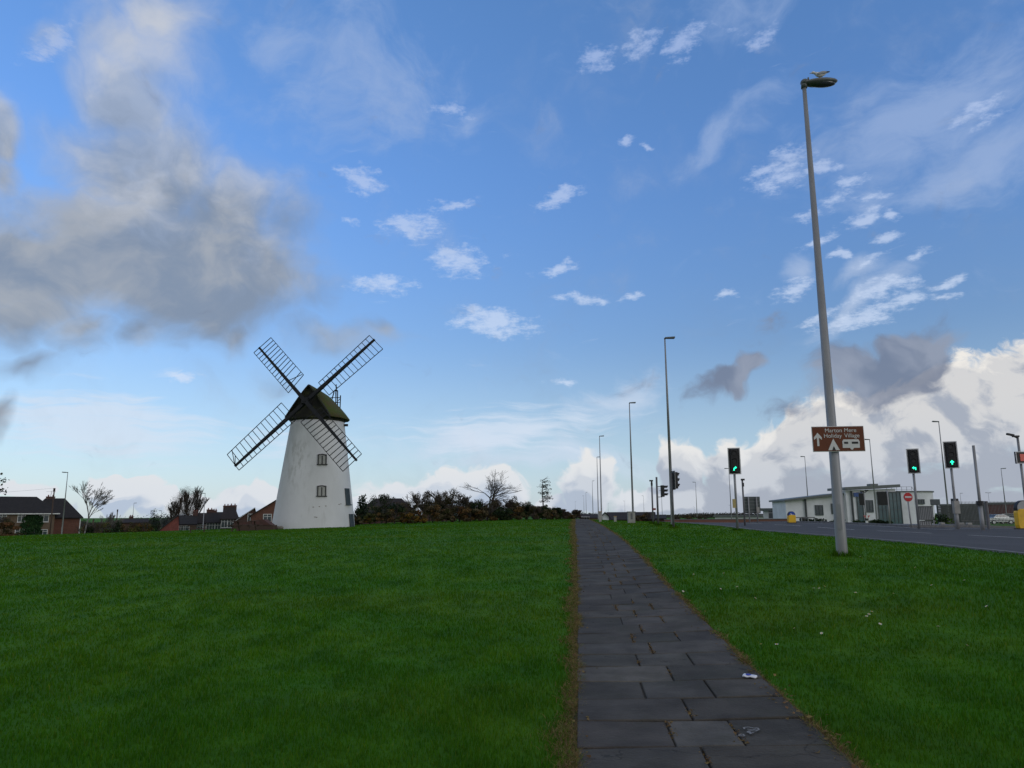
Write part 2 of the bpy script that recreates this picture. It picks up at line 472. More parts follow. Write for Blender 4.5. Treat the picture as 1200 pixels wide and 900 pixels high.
MT = dict(
    steel=mat('galvanised_steel', (.30, .31, .32), .55, .35, (.22, .22, .22), 2.0, stretch=(1, 1, .3)),
    steel_d=mat('weathered_steel', (.16, .16, .17), .6, .3, (.11, .11, .11), 3.0),
    lamp=mat('lamp_head', (.13, .15, .15), .45, .1, (.09, .10, .10), 8.0),
    lampglass=mat('lamp_glass', (.05, .06, .07), .15),
    black=mat('black_plastic', (.012, .012, .013), .6, 0, (.02, .02, .02), 6),
    whitep=mat('white_paint', (.72, .73, .73), .6, 0, (.55, .55, .54), 3),
    render=mat('white_render', (.74, .76, .79), .8, 0, (.62, .64, .66), .8, .1, 30),
    cream=mat('cream_panel', (.34, .335, .31), .7, 0, (.26, .255, .235), 3),
    glass=mat('window_glass', (.02, .03, .04), .12, 0, (.05, .07, .08), .8, spec=.9),
    teal=mat('teal_glazing', (.03, .07, .085), .12, 0, (.07, .13, .14), .5, spec=.9),
    teal_d=mat('dark_teal_frame', (.05, .07, .075), .5),
    roof=mat('slate_roof', (.011, .010, .011), .95, 0, (.020, .018, .018), 2.5, .3, 8),
    roof_b=mat('brown_tile_roof', (.024, .017, .014), .95, 0, (.013, .010, .009), 2, .3, 8),
    roof_r=mat('red_tile_roof', (.24, .07, .055), .9, 0, (.14, .045, .04), 2, .3, 8),
    roof_g=mat('grey_metal_roof', (.13, .15, .15), .5, .2, (.10, .11, .11), 2),
    brick=brickmat('red_brick', (.15, .058, .036), (.10, .04, .028), (.11, .09, .08)),
    brick_y=brickmat('buff_brick', (.15, .10, .065), (.10, .07, .045), (.13, .11, .10)),
    brick_d=brickmat('dark_brick', (.10, .045, .035), (.07, .035, .03), (.09, .08, .07)),
    wood=mat('weathered_wood', (.07, .042, .030), .85, 0, (.055, .035, .025), 3, .3, 20, stretch=(.2, 3, 3)),
    sail=mat('painted_sail_timber', (.009, .011, .013), .6, 0, (.016, .018, .02), 4, spec=.2),
    fence=mat('dark_fence', (.045, .055, .055), .7, 0, (.03, .035, .035), 2),
    yellow=mat('yellow_plastic', (.80, .48, .01), .45, 0, (.60, .36, .01), 3),
    blue=mat('blue_disc', (.01, .06, .35), .4),
    red=mat('sign_red', (.50, .012, .015), .4),
    silver=mat('silver_car_paint', (.42, .45, .46), .25, .5),
    tyre=mat('tyre', (.015, .015, .015), .9),
    soil=mat('soil', (.030, .024, .016), .95, 0, (.05, .038, .022), 12, .6, 60),
)
print('part1 ok')
NB = 470000
# ------------------------------------------------------------------ ground
rng = np.random.default_rng(7)
random.seed(7)

def axis(fine, step, far, grow=1.12):
    a = list(np.arange(0, fine + 1e-6, step)); s = step
    while a[-1] < far:
        s *= grow; a.append(a[-1] + s)
    return a
ys = axis(150, 0.75, 6000)
ys = [-v for v in reversed(axis(10, 1.5, 300, 1.4)[1:])] + ys
xa = axis(50, 0.9, 5000)
xs = [-v for v in reversed(xa[1:])] + xa
X, Y = np.meshgrid(np.array(xs), np.array(ys))
Z = hgt(X, Y)

def gridmesh(name, X, Y, Z, m, hide=None):
    ny, nx = X.shape
    v = np.stack([X.ravel(), Y.ravel(), Z.ravel()], 1)
    idx = np.arange(nx * ny).reshape(ny, nx)
    f = np.stack([idx[:-1, :-1].ravel(), idx[:-1, 1:].ravel(), idx[1:, 1:].ravel(), idx[1:, :-1].ravel()], 1)
    return rawmesh(name, v, f, m)

def rawmesh(name, v, f, m, smooth=True, cols=None):
    v = np.asarray(v, np.float32); f = np.asarray(f, np.int32)
    me = bpy.data.meshes.new(name)
    k = f.shape[1]
    me.vertices.add(len(v)); me.vertices.foreach_set('co', v.ravel())
    me.loops.add(f.size); me.loops.foreach_set('vertex_index', f.ravel())
    me.polygons.add(len(f)); me.polygons.foreach_set('loop_start', np.arange(0, f.size, k, dtype=np.int32)); me.polygons.foreach_set('loop_total', np.full(len(f), k, np.int32))
    me.polygons.foreach_set('use_smooth', np.full(len(f), smooth))
    if cols is not None:
        ca = me.color_attributes.new('tint', 'FLOAT_COLOR', 'POINT')
        c4 = np.ones((len(v), 4), np.float32); c4[:, :3] = cols
        ca.data.foreach_set('color', c4.ravel())
    me.update(); me.validate()
    me.materials.append(m)
    o = bpy.data.objects.new(name, me); COL.objects.link(o)
    return o

def grass_mat(name, blades):
    m = bpy.data.materials.new(name); m.use_nodes = True
    nt = m.node_tree; b = nt.nodes['Principled BSDF']; b.inputs['Roughness'].default_value = .75; b.inputs['Specular IOR Level'].default_value = .05
    L = nt.links.new
    g = nt.nodes.new('ShaderNodeNewGeometry')
    def nz(s, d, sx=1, sy=1):
        mp = nt.nodes.new('ShaderNodeMapping'); mp.inputs['Scale'].default_value = (sx, sy, 1); L(g.outputs['Position'], mp.inputs[0])
        n = nt.nodes.new('ShaderNodeTexNoise'); n.inputs['Scale'].default_value = s; n.inputs['Detail'].default_value = d; n.inputs['Roughness'].default_value = .6; L(mp.outputs[0], n.inputs['Vector']); return n.outputs[0]
    def mr(v, a, c, lo, hi):
        r = nt.nodes.new('ShaderNodeMapRange'); r.inputs[1].default_value = a; r.inputs[2].default_value = c; r.inputs[3].default_value = lo; r.inputs[4].default_value = hi; L(v, r.inputs[0]); return r.outputs[0]
    def mx(f, a, c, bt='MIX'):
        x = nt.nodes.new('ShaderNodeMix'); x.data_type = 'RGBA'; x.blend_type = bt
        for i, q in ((0, f), (6, a), (7, c)):
            if hasattr(q, 'is_linked'): L(q, x.inputs[i])
            else: x.inputs[i].default_value = q
        return x.outputs[2]
    col = mx(mr(nz(.30, 6), .40, .60, 0, 1), (.046, .156, .007, 1), (.074, .186, .010, 1))
    col = mx(mr(nz(2.1, 6, 1, .5), .38, .68, 0, 1), col, (.031, .112, .006, 1))
    col = mx(mr(nz(.09, 4, .6, 1.6), .50, .75, 0, .6), col, (.105, .158, .012, 1))
    if blades:
        a = nt.nodes.new('ShaderNodeAttribute'); a.attribute_name = 'tint'
        col = mx(1.0, col, a.outputs['Color'], 'MULTIPLY')
        L(col, b.inputs['Base Color'])
        tr = nt.nodes.new('ShaderNodeBsdfTranslucent'); L(col, tr.inputs[0])
        s = nt.nodes.new('ShaderNodeMixShader'); s.inputs[0].default_value = .35
        L(b.outputs[0], s.inputs[1]); L(tr.outputs[0], s.inputs[2]); L(s.outputs[0], nt.nodes['Material Output'].inputs[0])
    else:
        col = mx(mr(nz(16, 4), .3, .7, 0, 1), mx(1.0, col, (.85, .85, .85, 1), 'MULTIPLY'), mx(1.0, col, (1.2, 1.15, 1.2, 1), 'MULTIPLY'))
        L(col, b.inputs['Base Color'])
        n = nt.nodes.new('ShaderNodeTexNoise'); n.inputs['Scale'].default_value = 9; n.inputs['Detail'].default_value = 8; n.inputs['Roughness'].default_value = .7
        bp = nt.nodes.new('ShaderNodeBump'); bp.inputs['Strength'].default_value = .7; bp.inputs['Distance'].default_value = .08
        L(g.outputs['Position'], n.inputs['Vector']); L(n.outputs[0], bp.inputs['Height']); L(bp.outputs[0], b.inputs['Normal'])
    return m
ground = gridmesh('ground', X, Y, Z, grass_mat('grass_ground', False))
tag(ground, 'gently rolling mown green field around the windmill and the path', 'ground', kind='structure')

# ------------------------------------------------------------------ the path
def PXL(y):
    y = np.asarray(y, float)
    q = -.06 + .0914 * y - .0002 * y * y
    return np.where(y < 43, q, 3.50 + .0845 * (y - 43)) 
def PXR(y):
    y = np.asarray(y, float)
    return PXL(y) + 1.61 + .0035 * np.clip(y - 4, 0, 40)
PATH_END = 112.0
def strip(name, ya, xl_fn, xr_fn, dz, m, n=3):
    ya = np.asarray(ya); T = np.linspace(0, 1, n)
    Yg = np.repeat(ya[:, None], n, 1); Xg = xl_fn(Yg) * (1 - T) + xr_fn(Yg) * T
    return gridmesh(name, Xg, Yg, hgt(Xg, Yg) + dz, m)

soil = strip('path_bed', np.arange(-3, PATH_END, .6), lambda y: PXL(y) - .02, lambda y: PXR(y) + .02, .012, MT['soil'], 5)
tag(soil, 'dark soil bed showing in the joints between the paving slabs', 'ground', kind='structure')

# slabs: alternate rows of two and of three, each slab a slightly uneven block, one mesh for the path
slab_mat = mat('old_concrete_slab', (.047, .042, .035), .9, 0, (.086, .078, .066), 2.2, .5, 45, coord='Object', spec=.25)
nt = slab_mat.node_tree
bsdf = nt.nodes['Principled BSDF']; old = bsdf.inputs['Base Color'].links[0].from_socket
at_ = nt.nodes.new('ShaderNodeAttribute'); at_.attribute_name = 'tint'
mu = nt.nodes.new('ShaderNodeMix'); mu.data_type = 'RGBA'; mu.blend_type = 'MULTIPLY'; mu.inputs[0].default_value = 1
nt.links.new(old, mu.inputs[6]); nt.links.new(at_.outputs['Color'], mu.inputs[7])
# worn pale scratches and brown stain patches
n_ = nt.nodes.new('ShaderNodeTexNoise'); n_.inputs['Scale'].default_value = 1.3; n_.inputs['Detail'].default_value = 8; n_.inputs['Roughness'].default_value = .7
g_ = nt.nodes.new('ShaderNodeNewGeometry'); nt.links.new(g_.outputs['Position'], n_.inputs['Vector'])
r_ = nt.nodes.new('ShaderNodeMapRange'); r_.inputs[1].default_value = .50; r_.inputs[2].default_value = .68; r_.inputs[4].default_value = .65
nt.links.new(n_.outputs[0], r_.inputs[0])
m2 = nt.nodes.new('ShaderNodeMix'); m2.data_type = 'RGBA'; m2.inputs[7].default_value = (.045, .046, .030, 1)
nt.links.new(r_.outputs[0], m2.inputs[0]); nt.links.new(mu.outputs[2], m2.inputs[6]); nt.links.new(m2.outputs[2], bsdf.inputs['Base Color'])
n3 = nt.nodes.new('ShaderNodeTexNoise'); n3.name = 'scuff'; n3.inputs['Scale'].default_value = 6.5; n3.inputs['Detail'].default_value = 9; n3.inputs['Roughness'].default_value = .75
mp3 = nt.nodes.new('ShaderNodeMapping'); mp3.inputs['Scale'].default_value = (.6, 1.5, 1); nt.links.new(g_.outputs['Position'], mp3.inputs[0]); nt.links.new(mp3.outputs[0], n3.inputs['Vector'])
r3 = nt.nodes.new('ShaderNodeMapRange'); r3.inputs[1].default_value = .56; r3.inputs[2].default_value = .74; r3.inputs[4].default_value = .55; nt.links.new(n3.outputs[0], r3.inputs[0])
m3 = nt.nodes.new('ShaderNodeMix'); m3.data_type = 'RGBA'; m3.inputs[7].default_value = (.125, .116, .102, 1)
nt.links.new(r3.outputs[0], m3.inputs[0]); nt.links.new(m2.outputs[2], m3.inputs[6])
vo = nt.nodes.new('ShaderNodeTexVoronoi'); vo.feature = 'DISTANCE_TO_EDGE'; vo.inputs['Scale'].default_value = .34
wd = nt.nodes.new('ShaderNodeTexNoise'); wd.inputs['Scale'].default_value = 3; wd.inputs['Detail'].default_value = 6; nt.links.new(g_.outputs['Position'], wd.inputs['Vector'])
va = nt.nodes.new('ShaderNodeVectorMath'); va.operation = 'MULTIPLY_ADD'; va.inputs[1].default_value = (.7, .7, 0); nt.links.new(wd.outputs[1], va.inputs[0]); nt.links.new(g_.outputs['Position'], va.inputs[2]); nt.links.new(va.outputs[0], vo.inputs['Vector'])
r4 = nt.nodes.new('ShaderNodeMapRange'); r4.inputs[1].default_value = .001; r4.inputs[2].default_value = .003; r4.inputs[3].default_value = .6; r4.inputs[4].default_value = 0; nt.links.new(vo.outputs['Distance'], r4.inputs[0])
m4 = nt.nodes.new('ShaderNodeMix'); m4.data_type = 'RGBA'; m4.inputs[7].default_value = (.012, .011, .009, 1)
nt.links.new(r4.outputs[0], m4.inputs[0]); nt.links.new(m3.outputs[2], m4.inputs[6]); nt.links.new(m4.outputs[2], bsdf.inputs['Base Color'])
sv, sf, sc = [], [], []
joints = []
y = 0.02; row = 0
while y < PATH_END:
    L_, Rr = float(PXL(y + .3)), float(PXR(y + .3))
    w_ = Rr - L_
    if row % 2: cuts = [0, w_ * .5 + random.uniform(-.04, .06), w_]
    else: cuts = [0, w_ * .36 + random.uniform(-.05, .05), w_ * .68 + random.uniform(-.05, .05), w_]
    a0, b0 = random.uniform(-.015, .015), random.uniform(-.015, .015)
    for i in range(len(cuts) - 1):
        gx = .003 + random.uniform(0, .008)
        if i: joints.append((L_ + cuts[i], y))
        x0, x1 = L_ + cuts[i] + gx, L_ + cuts[i + 1] - gx
        y0, y1 = y + .005 + random.uniform(0, .012), y + .60 - random.uniform(0, .007)
        t = random.uniform(.80, 1.22); tc_ = np.array([t * random.uniform(.97, 1.03), t, t * random.uniform(.97, 1.04)])
        if random.random() < .12: tc_ = tc_ * random.choice([1.3, .75, .8])
        tz = [random.uniform(.026, .036) + random.uniform(-.005, .005) for _ in range(4)]
        sh = float(PXL(y + .6) - PXL(y)) / 2
        cor = [(x0 - sh, y0), (x1 - sh, y0), (x1 + sh, y1), (x0 + sh, y1)]
        base_i = len(sv); e = .007
        top = []
        for (cx_, cy_), z_ in zip(cor, tz): sv.append((cx_, cy_, H(cx_, cy_) - .02))
        for (cx_, cy_), z_ in zip(cor, tz): sv.append((cx_, cy_, H(cx_, cy_) + z_ - e))
        mx_, my_ = (x0 + x1) / 2, (y0 + y1) / 2
        for (cx_, cy_), z_ in zip(cor, tz): sv.append((cx_ + e * (1 if cx_ < mx_ else -1), cy_ + e * (1 if cy_ < my_ else -1), H(cx_, cy_) + z_))
        for k in range(4):
            k2 = (k + 1) % 4
            sf.append((base_i + k, base_i + k2, base_i + 4 + k2, base_i + 4 + k))
            sf.append((base_i + 4 + k, base_i + 4 + k2, base_i + 8 + k2, base_i + 8 + k))
        sf.append((base_i + 8, base_i + 9, base_i + 10, base_i + 11))
        sc += [tc_] * 12
    y += .61; row += 1
path = rawmesh('path', sv, sf, slab_mat, False, np.array(sc))
tag(path, 'straight path of old dark grey concrete slabs in alternating rows', 'path', kind='structure')

# ------------------------------------------------------------------ the road beyond the grass
def rn(y): return np.interp(y, [-40, 16, 30, 40, 57, 80, 150], [11.3, 11.2, 11.4, 12.0, 13.0, 15.0, 22])
def rf_(y): return np.interp(y, [-40, 16, 36, 40, 60, 80, 150], [21, 21, 20.6, 20.6, 21.5, 24, 32])
asphalt = mat('asphalt', (.055, .055, .057), .88, 0, (.075, .075, .077), .6, .4, 60, spec=.3)
road = strip('road', np.arange(-40, 150, 1.5), rn, rf_, .016, asphalt, 9)
tag(road, 'grey tarmac dual road running past the traffic signals', 'road', kind='structure')
def sr(y): return 0 * y + 21.0
side = gridmesh('side_road', *(lambda X_, Y_: (X_, Y_, hgt(X_, Y_) + .020))(*np.meshgrid(np.linspace(19.4, 110, 60), np.linspace(4, 39.25, 24))), asphalt)
tag(side, 'tarmac junction mouth opening on the right of the road', 'road', kind='structure')
kerbm = mat('kerb_stone', (.20, .20, .20), .85, 0, (.12, .12, .12), 5)
def kerb(pts, w, dz, name):
    m = MB()
    for (a, b) in zip(pts[:-1], pts[1:]):
        za, zb = H(*a), H(*b)
        m.beam((a[0], a[1], za + dz / 2), (b[0], b[1], zb + dz / 2), w, dz)
    return m.build(name, kerbm)
k1 = kerb([(float(rn(y)) - .09, y) for y in np.arange(-10, 150, 3.0)], .14, .05, 'kerb'); tag(k1, 'low stone kerb between the near grass and the road', 'kerb', kind='structure')
k2 = kerb([(float(rf_(y)) + .09, y) for y in np.arange(39.2, 150, 3.0)], .14, .13, 'kerb'); tag(k2, 'stone kerb along the far side of the road', 'kerb', kind='structure')
k3 = kerb([(x, 39.1) for x in np.arange(20.6, 100, 3.0)], .14, .13, 'kerb'); tag(k3, 'stone kerb closing the far side of the junction', 'kerb', kind='structure')
pave = gridmesh('pavement', *(lambda X_, Y_: (X_, Y_, hgt(X_, Y_) + .10))(*np.meshgrid(np.linspace(20.75, 100, 60), np.linspace(39.2, 43, 5))), mat('pavement_tarmac', (.10, .10, .105), .9, 0, (.14, .14, .14), 1.5))
tag(pave, 'grey footway behind the kerb at the signals', 'pavement', kind='structure')
linem = mat('road_line_paint', (.62, .62, .60), .8, 0, (.35, .35, .34), 3)
mk = MB()
def flat(x0, y0, x1, y1, w, dz=.026):
    n = max(2, int(math.hypot(x1 - x0, y1 - y0) / 1.0) + 1)
    dx, dy = x1 - x0, y1 - y0; l = math.hypot(dx, dy); nx, ny = -dy / l * w / 2, dx / l * w / 2
    for i in range(n):
        a, b = i / n, (i + 1) / n
        q = [(x0 + dx * a + nx, y0 + dy * a + ny), (x0 + dx * b + nx, y0 + dy * b + ny), (x0 + dx * b - nx, y0 + dy * b - ny), (x0 + dx * a - nx, y0 + dy * a - ny)]
        mk.add([(px, py, H(px, py) + dz) for px, py in q], [(0, 1, 2, 3)])
yy = 16.0
while yy < 120:
    flat(16.25, yy, 16.25 + (0 if yy < 45 else .25), yy + 4.3, .12); yy += 6.6
flat(20.2, 34.5, 20.2, 120, .12)
flat(21, 36.2, 40, 36.2, .12); flat(21.6, 37.6, 60, 37.9, .10, .028)
lines = mk.build('road_markings', linem, fixn=False); tag(lines, 'white painted lane dashes and edge lines on the tarmac', 'road markings', kind='structure')

# ------------------------------------------------------------------ grass blades (uncountable)
def blades(name, N, dmin, dmax, azr, colfn, hmin, hmax, keep, wk, seed, m, lean=.5, pos=None):
    r = np.random.default_rng(seed)
    if pos is None:
        d = np.exp(r.uniform(math.log(dmin), math.log(dmax), N)); a = r.uniform(-azr, azr, N)
        x, y = d * np.sin(a), d * np.cos(a)
        k = keep(x, y); x, y, d = x[k], y[k], d[k]
    else:
        x, y = pos; d = np.hypot(x, y)
    n = len(x)
    w = np.maximum(.0035, wk * d) * r.uniform(.7, 1.3, n)
    h = r.uniform(hmin, hmax, n) * (1 + .30 * np.sin(x * 2.1 + 1.3 * np.sin(y * 1.7)) * np.sin(y * 1.9 + x) + .28 * np.sin(x * 7.3 + 2 * np.sin(y * 3.1)) * np.sin(y * 6.1 + 1.5 * np.sin(x * 2.7)))
    t = r.uniform(0, 2 * np.pi, n); l = r.uniform(.1, lean, n) * h * 1.6; u = r.uniform(0, 2 * np.pi, n)
    z = hgt(x, y)
    dx, dy = np.cos(t) * w / 2, np.sin(t) * w / 2
    lx, ly = np.cos(u) * l, np.sin(u) * l
    v = np.empty((n, 5, 3))
    v[:, 0] = np.stack([x - dx, y - dy, z - .005], 1); v[:, 1] = np.stack([x + dx, y + dy, z - .005], 1)
    v[:, 2] = np.stack([x + dx * .8 + lx * .35, y + dy * .8 + ly * .35, z + h * .6], 1); v[:, 3] = np.stack([x - dx * .8 + lx * .35, y - dy * .8 + ly * .35, z + h * .6], 1)
    v[:, 4] = np.stack([x + lx, y + ly, z + h], 1)
    b = np.arange(n) * 5
    f = np.concatenate([np.stack([b, b + 1, b + 2], 1), np.stack([b, b + 2, b + 3], 1), np.stack([b + 3, b + 2, b + 4], 1)])
    c = np.repeat(colfn(r, n)[:, None, :], 5, 1)
    return rawmesh(name, v.reshape(-1, 3), f, m, False, c.reshape(-1, 3))

def gkeep(x, y):
    l, r_ = PXL(y), PXR(y)
    return ~((x > l - .04) & (x < r_ + .03)) & ~((x > rn(y) - .15)) 
def gcol(r, n):
    b = r.uniform(.86, 1.18, n); q = np.stack([b * r.uniform(.85, 1.3, n), b, b * r.uniform(.7, 1.1, n)], 1)
    s = r.random(n) < .03; q[s] = np.array([2.3, 1.25, 2.4]); return q
gb = grass_mat('grass_blade', True)
gr = blades('grass', NB, 3.6, 104, R(50), gcol, .022, .05, gkeep, .0010, 3, gb)
tag(gr, 'short mown green grass blades covering the field on both sides of the path', 'grass', kind='stuff')

# ------------------------------------------------------------------ dry brown fringe along the slabs
dm = grass_mat('dry_blade', True)
dn = dm.node_tree
for n_ in dn.nodes:
    if n_.type == 'MIX' and n_.blend_type == 'MULTIPLY':
        n_.inputs[6].default_value = (.235, .180, .085, 1)
        for l_ in list(n_.inputs[6].links): dn.links.remove(l_)
def fringe(name, side, N, seed, w0, label):
    r = np.random.default_rng(seed)
    y = np.exp(r.uniform(math.log(4.0), math.log(95), N))
    wob = .5 + .5 * np.sin(y * 1.3 + seed) * np.sin(y * .47 + 2) + .35 * np.sin(y * 5.1)
    wd = w0 * (.45 + .6 * np.clip(wob, 0, 1.3)) * (1 + .012 * y)
    u = np.abs(r.normal(0, .5, N)) 
    e = PXL(y) if side < 0 else PXR(y)
    x = e + side * (u * wd - .035) 
    def dcol(r, n):
        b = r.uniform(.5, 1.5, n); q = np.stack([b, b * r.uniform(.8, 1.05, n), b * r.uniform(.6, 1.1, n)], 1)
        s = r.random(n) < .25; q[s] *= np.array([.45, 1.0, .4]); return q
    o = blades(name, N, 0, 0, 0, dcol, .02, .045, None, .0012, seed, dm, 1.4, (x, y))
    return tag(o, label, 'dry grass', kind='stuff')
fringe('dry_grass', -1, int(NB * .10), 11, .17, 'wide brown fringe of dead grass along the left edge of the path')
fringe('dry_grass', 1, int(NB * .05), 12, .08, 'narrow broken brown fringe of dead grass along the right edge of the path')

# crumbs of dead leaf and moss in the short joints and along the edge
lv, lfc, lc = [], [], []
def flake(x, y, s, z=.03):
    a = random.uniform(0, 6.28); b = len(lv)
    for k in range(4):
        t = a + k * math.pi / 2 + random.uniform(-.4, .4); q = s * random.uniform(.5, 1)
        px_, py_ = x + math.cos(t) * q, y + math.sin(t) * q
        lv.append((px_, py_, H(px_, py_) + z + random.uniform(-.004, .012)))
    lfc.append((b, b + 1, b + 2, b + 3)); k = random.uniform(.4, 1.3); lc.extend([(k, k * random.uniform(.75, 1), k * .8)] * 4)
for (jx, jy) in joints:
    if jy > 45: break
    L2 = random.choice([0, .25, .45, .6]); st = random.uniform(0, .6 - L2)
    for _ in range(int(110 * L2)):
        yy_ = jy + st + random.uniform(0, L2 + .02); flake(jx + (yy_ - jy - .3) * .09 + random.gauss(0, .016), yy_, random.uniform(.005, .015), .028)
for _ in range(450):
    yy_ = random.uniform(4, 16); sd = random.choice([-1, 1, 1]); e = float(PXL(yy_) if sd < 0 else PXR(yy_))
    flake(e + sd * random.gauss(-.02, .07), yy_, random.uniform(.008, .026), .036)
lit = rawmesh('leaf_litter', lv, lfc, dm, False, np.array(lc)); tag(lit, 'brown crumbs of dead leaf lying in the slab joints and along the path edge', 'leaf litter', kind='stuff')
# cracks and chipped pale scrapes are in the slab material; longer tufts stand round the feet of posts
print('part2 ok')
# ------------------------------------------------------------------ the windmill
def windmill():
    mx, dep = 367.5, 71.0
    p = at(mx, dep)
    mill = thing('windmill', 'white tower windmill with four black lattice sails and a mossy cap', 'windmill', (p.x, p.y, p.z))
    d_ = math.hypot(p.x, p.y)
    pm = d_ / F_PX * 1.0
    r0 = 47.5 / F_PX * p.y * .985; zt = ztop(374, 492, dep, p.x) - p.z; r1 = 30.6 / F_PX * p.y * .985
    view = math.atan2(-p.y, -p.x)            # direction towards the camera, in the xy plane
    def rad(z): return r0 + (r1 - r0) * z / zt
    def onwall(ang, z, out=0.0):             # ang: to the right of the face seen by the camera
        a = view + ang
        r = rad(z) + out
        return Vector((math.cos(a) * r, math.sin(a) * r, z)), a
    wm = bpy.data.materials.new('limewashed_tower'); wm.use_nodes = True
    nt = wm.node_tree; b = nt.nodes['Principled BSDF']; b.inputs['Roughness'].default_value = .85; b.inputs['Specular IOR Level'].default_value = .2
    L = nt.links.new
    tcd = nt.nodes.new('ShaderNodeTexCoord')
    def nz(sc, st, det=6):
        m = nt.nodes.new('ShaderNodeMapping'); m.inputs['Scale'].default_value = st; L(tcd.outputs['Object'], m.inputs[0])
        n = nt.nodes.new('ShaderNodeTexNoise'); n.inputs['Scale'].default_value = sc; n.inputs['Detail'].default_value = det; n.inputs['Roughness'].default_value = .62; L(m.outputs[0], n.inputs['Vector']); return n.outputs[0]
    def mr(v, a, c, lo=0, hi=1):
        r = nt.nodes.new('ShaderNodeMapRange'); r.inputs[1].default_value = a; r.inputs[2].default_value = c; r.inputs[3].default_value = lo; r.inputs[4].default_value = hi; L(v, r.inputs[0]); return r.outputs[0]
    def mx_(f, a, c):
        x = nt.nodes.new('ShaderNodeMix'); x.data_type = 'RGBA'
        for i, q in ((0, f), (6, a), (7, c)):
            if hasattr(q, 'is_linked'): L(q, x.inputs[i])
            else: x.inputs[i].default_value = q
        return x.outputs[2]
    c = mx_(mr(nz(.35, (1, 1, .6)), .35, .7), (.66, .67, .68, 1), (.56, .57, .57, 1))
    c = mx_(mr(nz(1.6, (1.2, 1.2, .22), 8), .60, .78, 0, .35), c, (.30, .30, .27, 1))
    # the damp streaked patch the photo shows on the left flank
    q, _ = onwall(-.62, 6.1)
    sp = nt.nodes.new('ShaderNodeMapping'); sp.vector_type = 'TEXTURE'; sp.inputs['Location'].default_value = q; sp.inputs['Scale'].default_value = (1.9, 1.9, 3.4); L(tcd.outputs['Object'], sp.inputs[0])
    g = nt.nodes.new('ShaderNodeTexGradient'); g.gradient_type = 'SPHERICAL'; L(sp.outputs[0], g.inputs[0])
    mu = nt.nodes.new('ShaderNodeMath'); mu.operation = 'MULTIPLY'; L(mr(g.outputs['Fac'], 0, .6), mu.inputs[0]); L(mr(nz(1.5, (1.6, 1.6, .6), 9), .46, .64), mu.inputs[1])
    mu2 = nt.nodes.new('ShaderNodeMath'); mu2.operation = 'MULTIPLY'; L(mu.outputs[0], mu2.inputs[0]); mu2.inputs[1].default_value = .42
    c = mx_(mu2.outputs[0], c, (.17, .17, .135, 1))
    L(c, b.inputs['Base Color'])
    bp = nt.nodes.new('ShaderNodeBump'); bp.inputs['Strength'].default_value = .35; bp.inputs['Distance'].default_value = .03; L(nz(9, (1, 1, 1), 6), bp.inputs['Height']); L(bp.outputs[0], b.inputs['Normal'])
    n = 72; m = MB(); nv = 14
    vs = [(math.cos(2 * math.pi * i / n) * rad(zt * j / nv), math.sin(2 * math.pi * i / n) * rad(zt * j / nv), zt * j / nv - (.5 if j == 0 else 0)) for j in range(nv + 1) for i in range(n)]
    fs = [(j * n + i, j * n + (i + 1) % n, (j + 1) * n + (i + 1) % n, (j + 1) * n + i) for j in range(nv) for i in range(n)]
    m.add(vs, fs + [tuple(range(nv * n, nv * n + n))])
    tower = m.build('tower', wm, mill, True)
    for pl in tower.data.polygons:
        if len(pl.vertices) > 4: pl.use_smooth = False
    tilt = math.atan((r0 - r1) / zt)
    def placed(ang, z):
        q, a = onwall(ang, z)
        o = Matrix.Translation(q) @ Matrix.Rotation(a + math.pi / 2, 4, 'Z') @ Matrix.Rotation(-tilt, 4, 'X')   # local -Y points out of the wall
        return o
    dark = mat('tarred_frame', (.03, .032, .03), .6)
    pale = mat('pale_shutter_board', (.34, .35, .32), .6, 0, (.26, .27, .25), 6)
    for zpx in (538.5, 576):
        zc = ztop(376, zpx, dep - r0 * .9, p.x) - p.z
        T = placed(.17, zc)
        f = MB(); w, h_ = .72, .88
        for s in (-1, 1): f.box((s * w / 2, -.04, 0), (.09, .14, h_))
        f.box((0, -.035, 0), (.07, .12, h_ - .1)); f.box((0, -.05, -h_ / 2), (w + .22, .2, .08))
        arch = [(-w / 2 - .05, h_ / 2 - .02), (-w / 2 - .05, h_ / 2 + .07), (0, h_ / 2 + .13), (w / 2 + .05, h_ / 2 + .07), (w / 2 + .05, h_ / 2 - .02), (0, h_ / 2 + .04)]
        f.prism(arch, -.12, .04)
        fo = f.build('window', dark, mill); fo.matrix_local = T
        g = MB()
        for s in (-1, 1):
            g.box((s * w / 4, -.02, 0), (w / 2 - .11, .05, h_ - .08))
        go = g.build('pane', pale, fo)
    for ang, z0, z1, w, nm in ((1.02, 2.10, 3.65, .75, 'loading_hatch'), (1.13, 0.02, 1.28, .85, 'door')):
        T = placed(ang, (z0 + z1) / 2); hh = z1 - z0
        f = MB(); f.box((0, -.03, 0), (w, .12, hh))
        for s in (-.25, 0, .25): f.box((s * w, -.10, 0), (.03, .03, hh - .06))
        f.box((0, -.10, -hh / 2), (w + .16, .22, .07))
        o = f.build(nm, mat(nm + '_boards', (.055, .075, .085), .6, 0, (.035, .05, .06), 4), mill); o.matrix_local = T
        if nm == 'door':
            MB().ell((.28, -.13, 0), (.03, .03, .03)).build('handle', MT['steel'], o)
    # small iron ties and patched holes on the front
    tie = mat('rusty_tie', (.16, .13, .10), .8)
    for ang, z in ((.28, 2.0), (-.03, 1.9), (.12, 1.95), (.06, 1.0), (.02, 1.02), (.66, 2.15), (.72, 2.2)):
        q, a = onwall(ang, z, .0)
        MB().box(q, (.04, .12, .06), a).build('wall_tie', tie, mill)
    # ---- cap: ridge falls from the high front gable towards the back
    psi, tau = R(13), R(14)
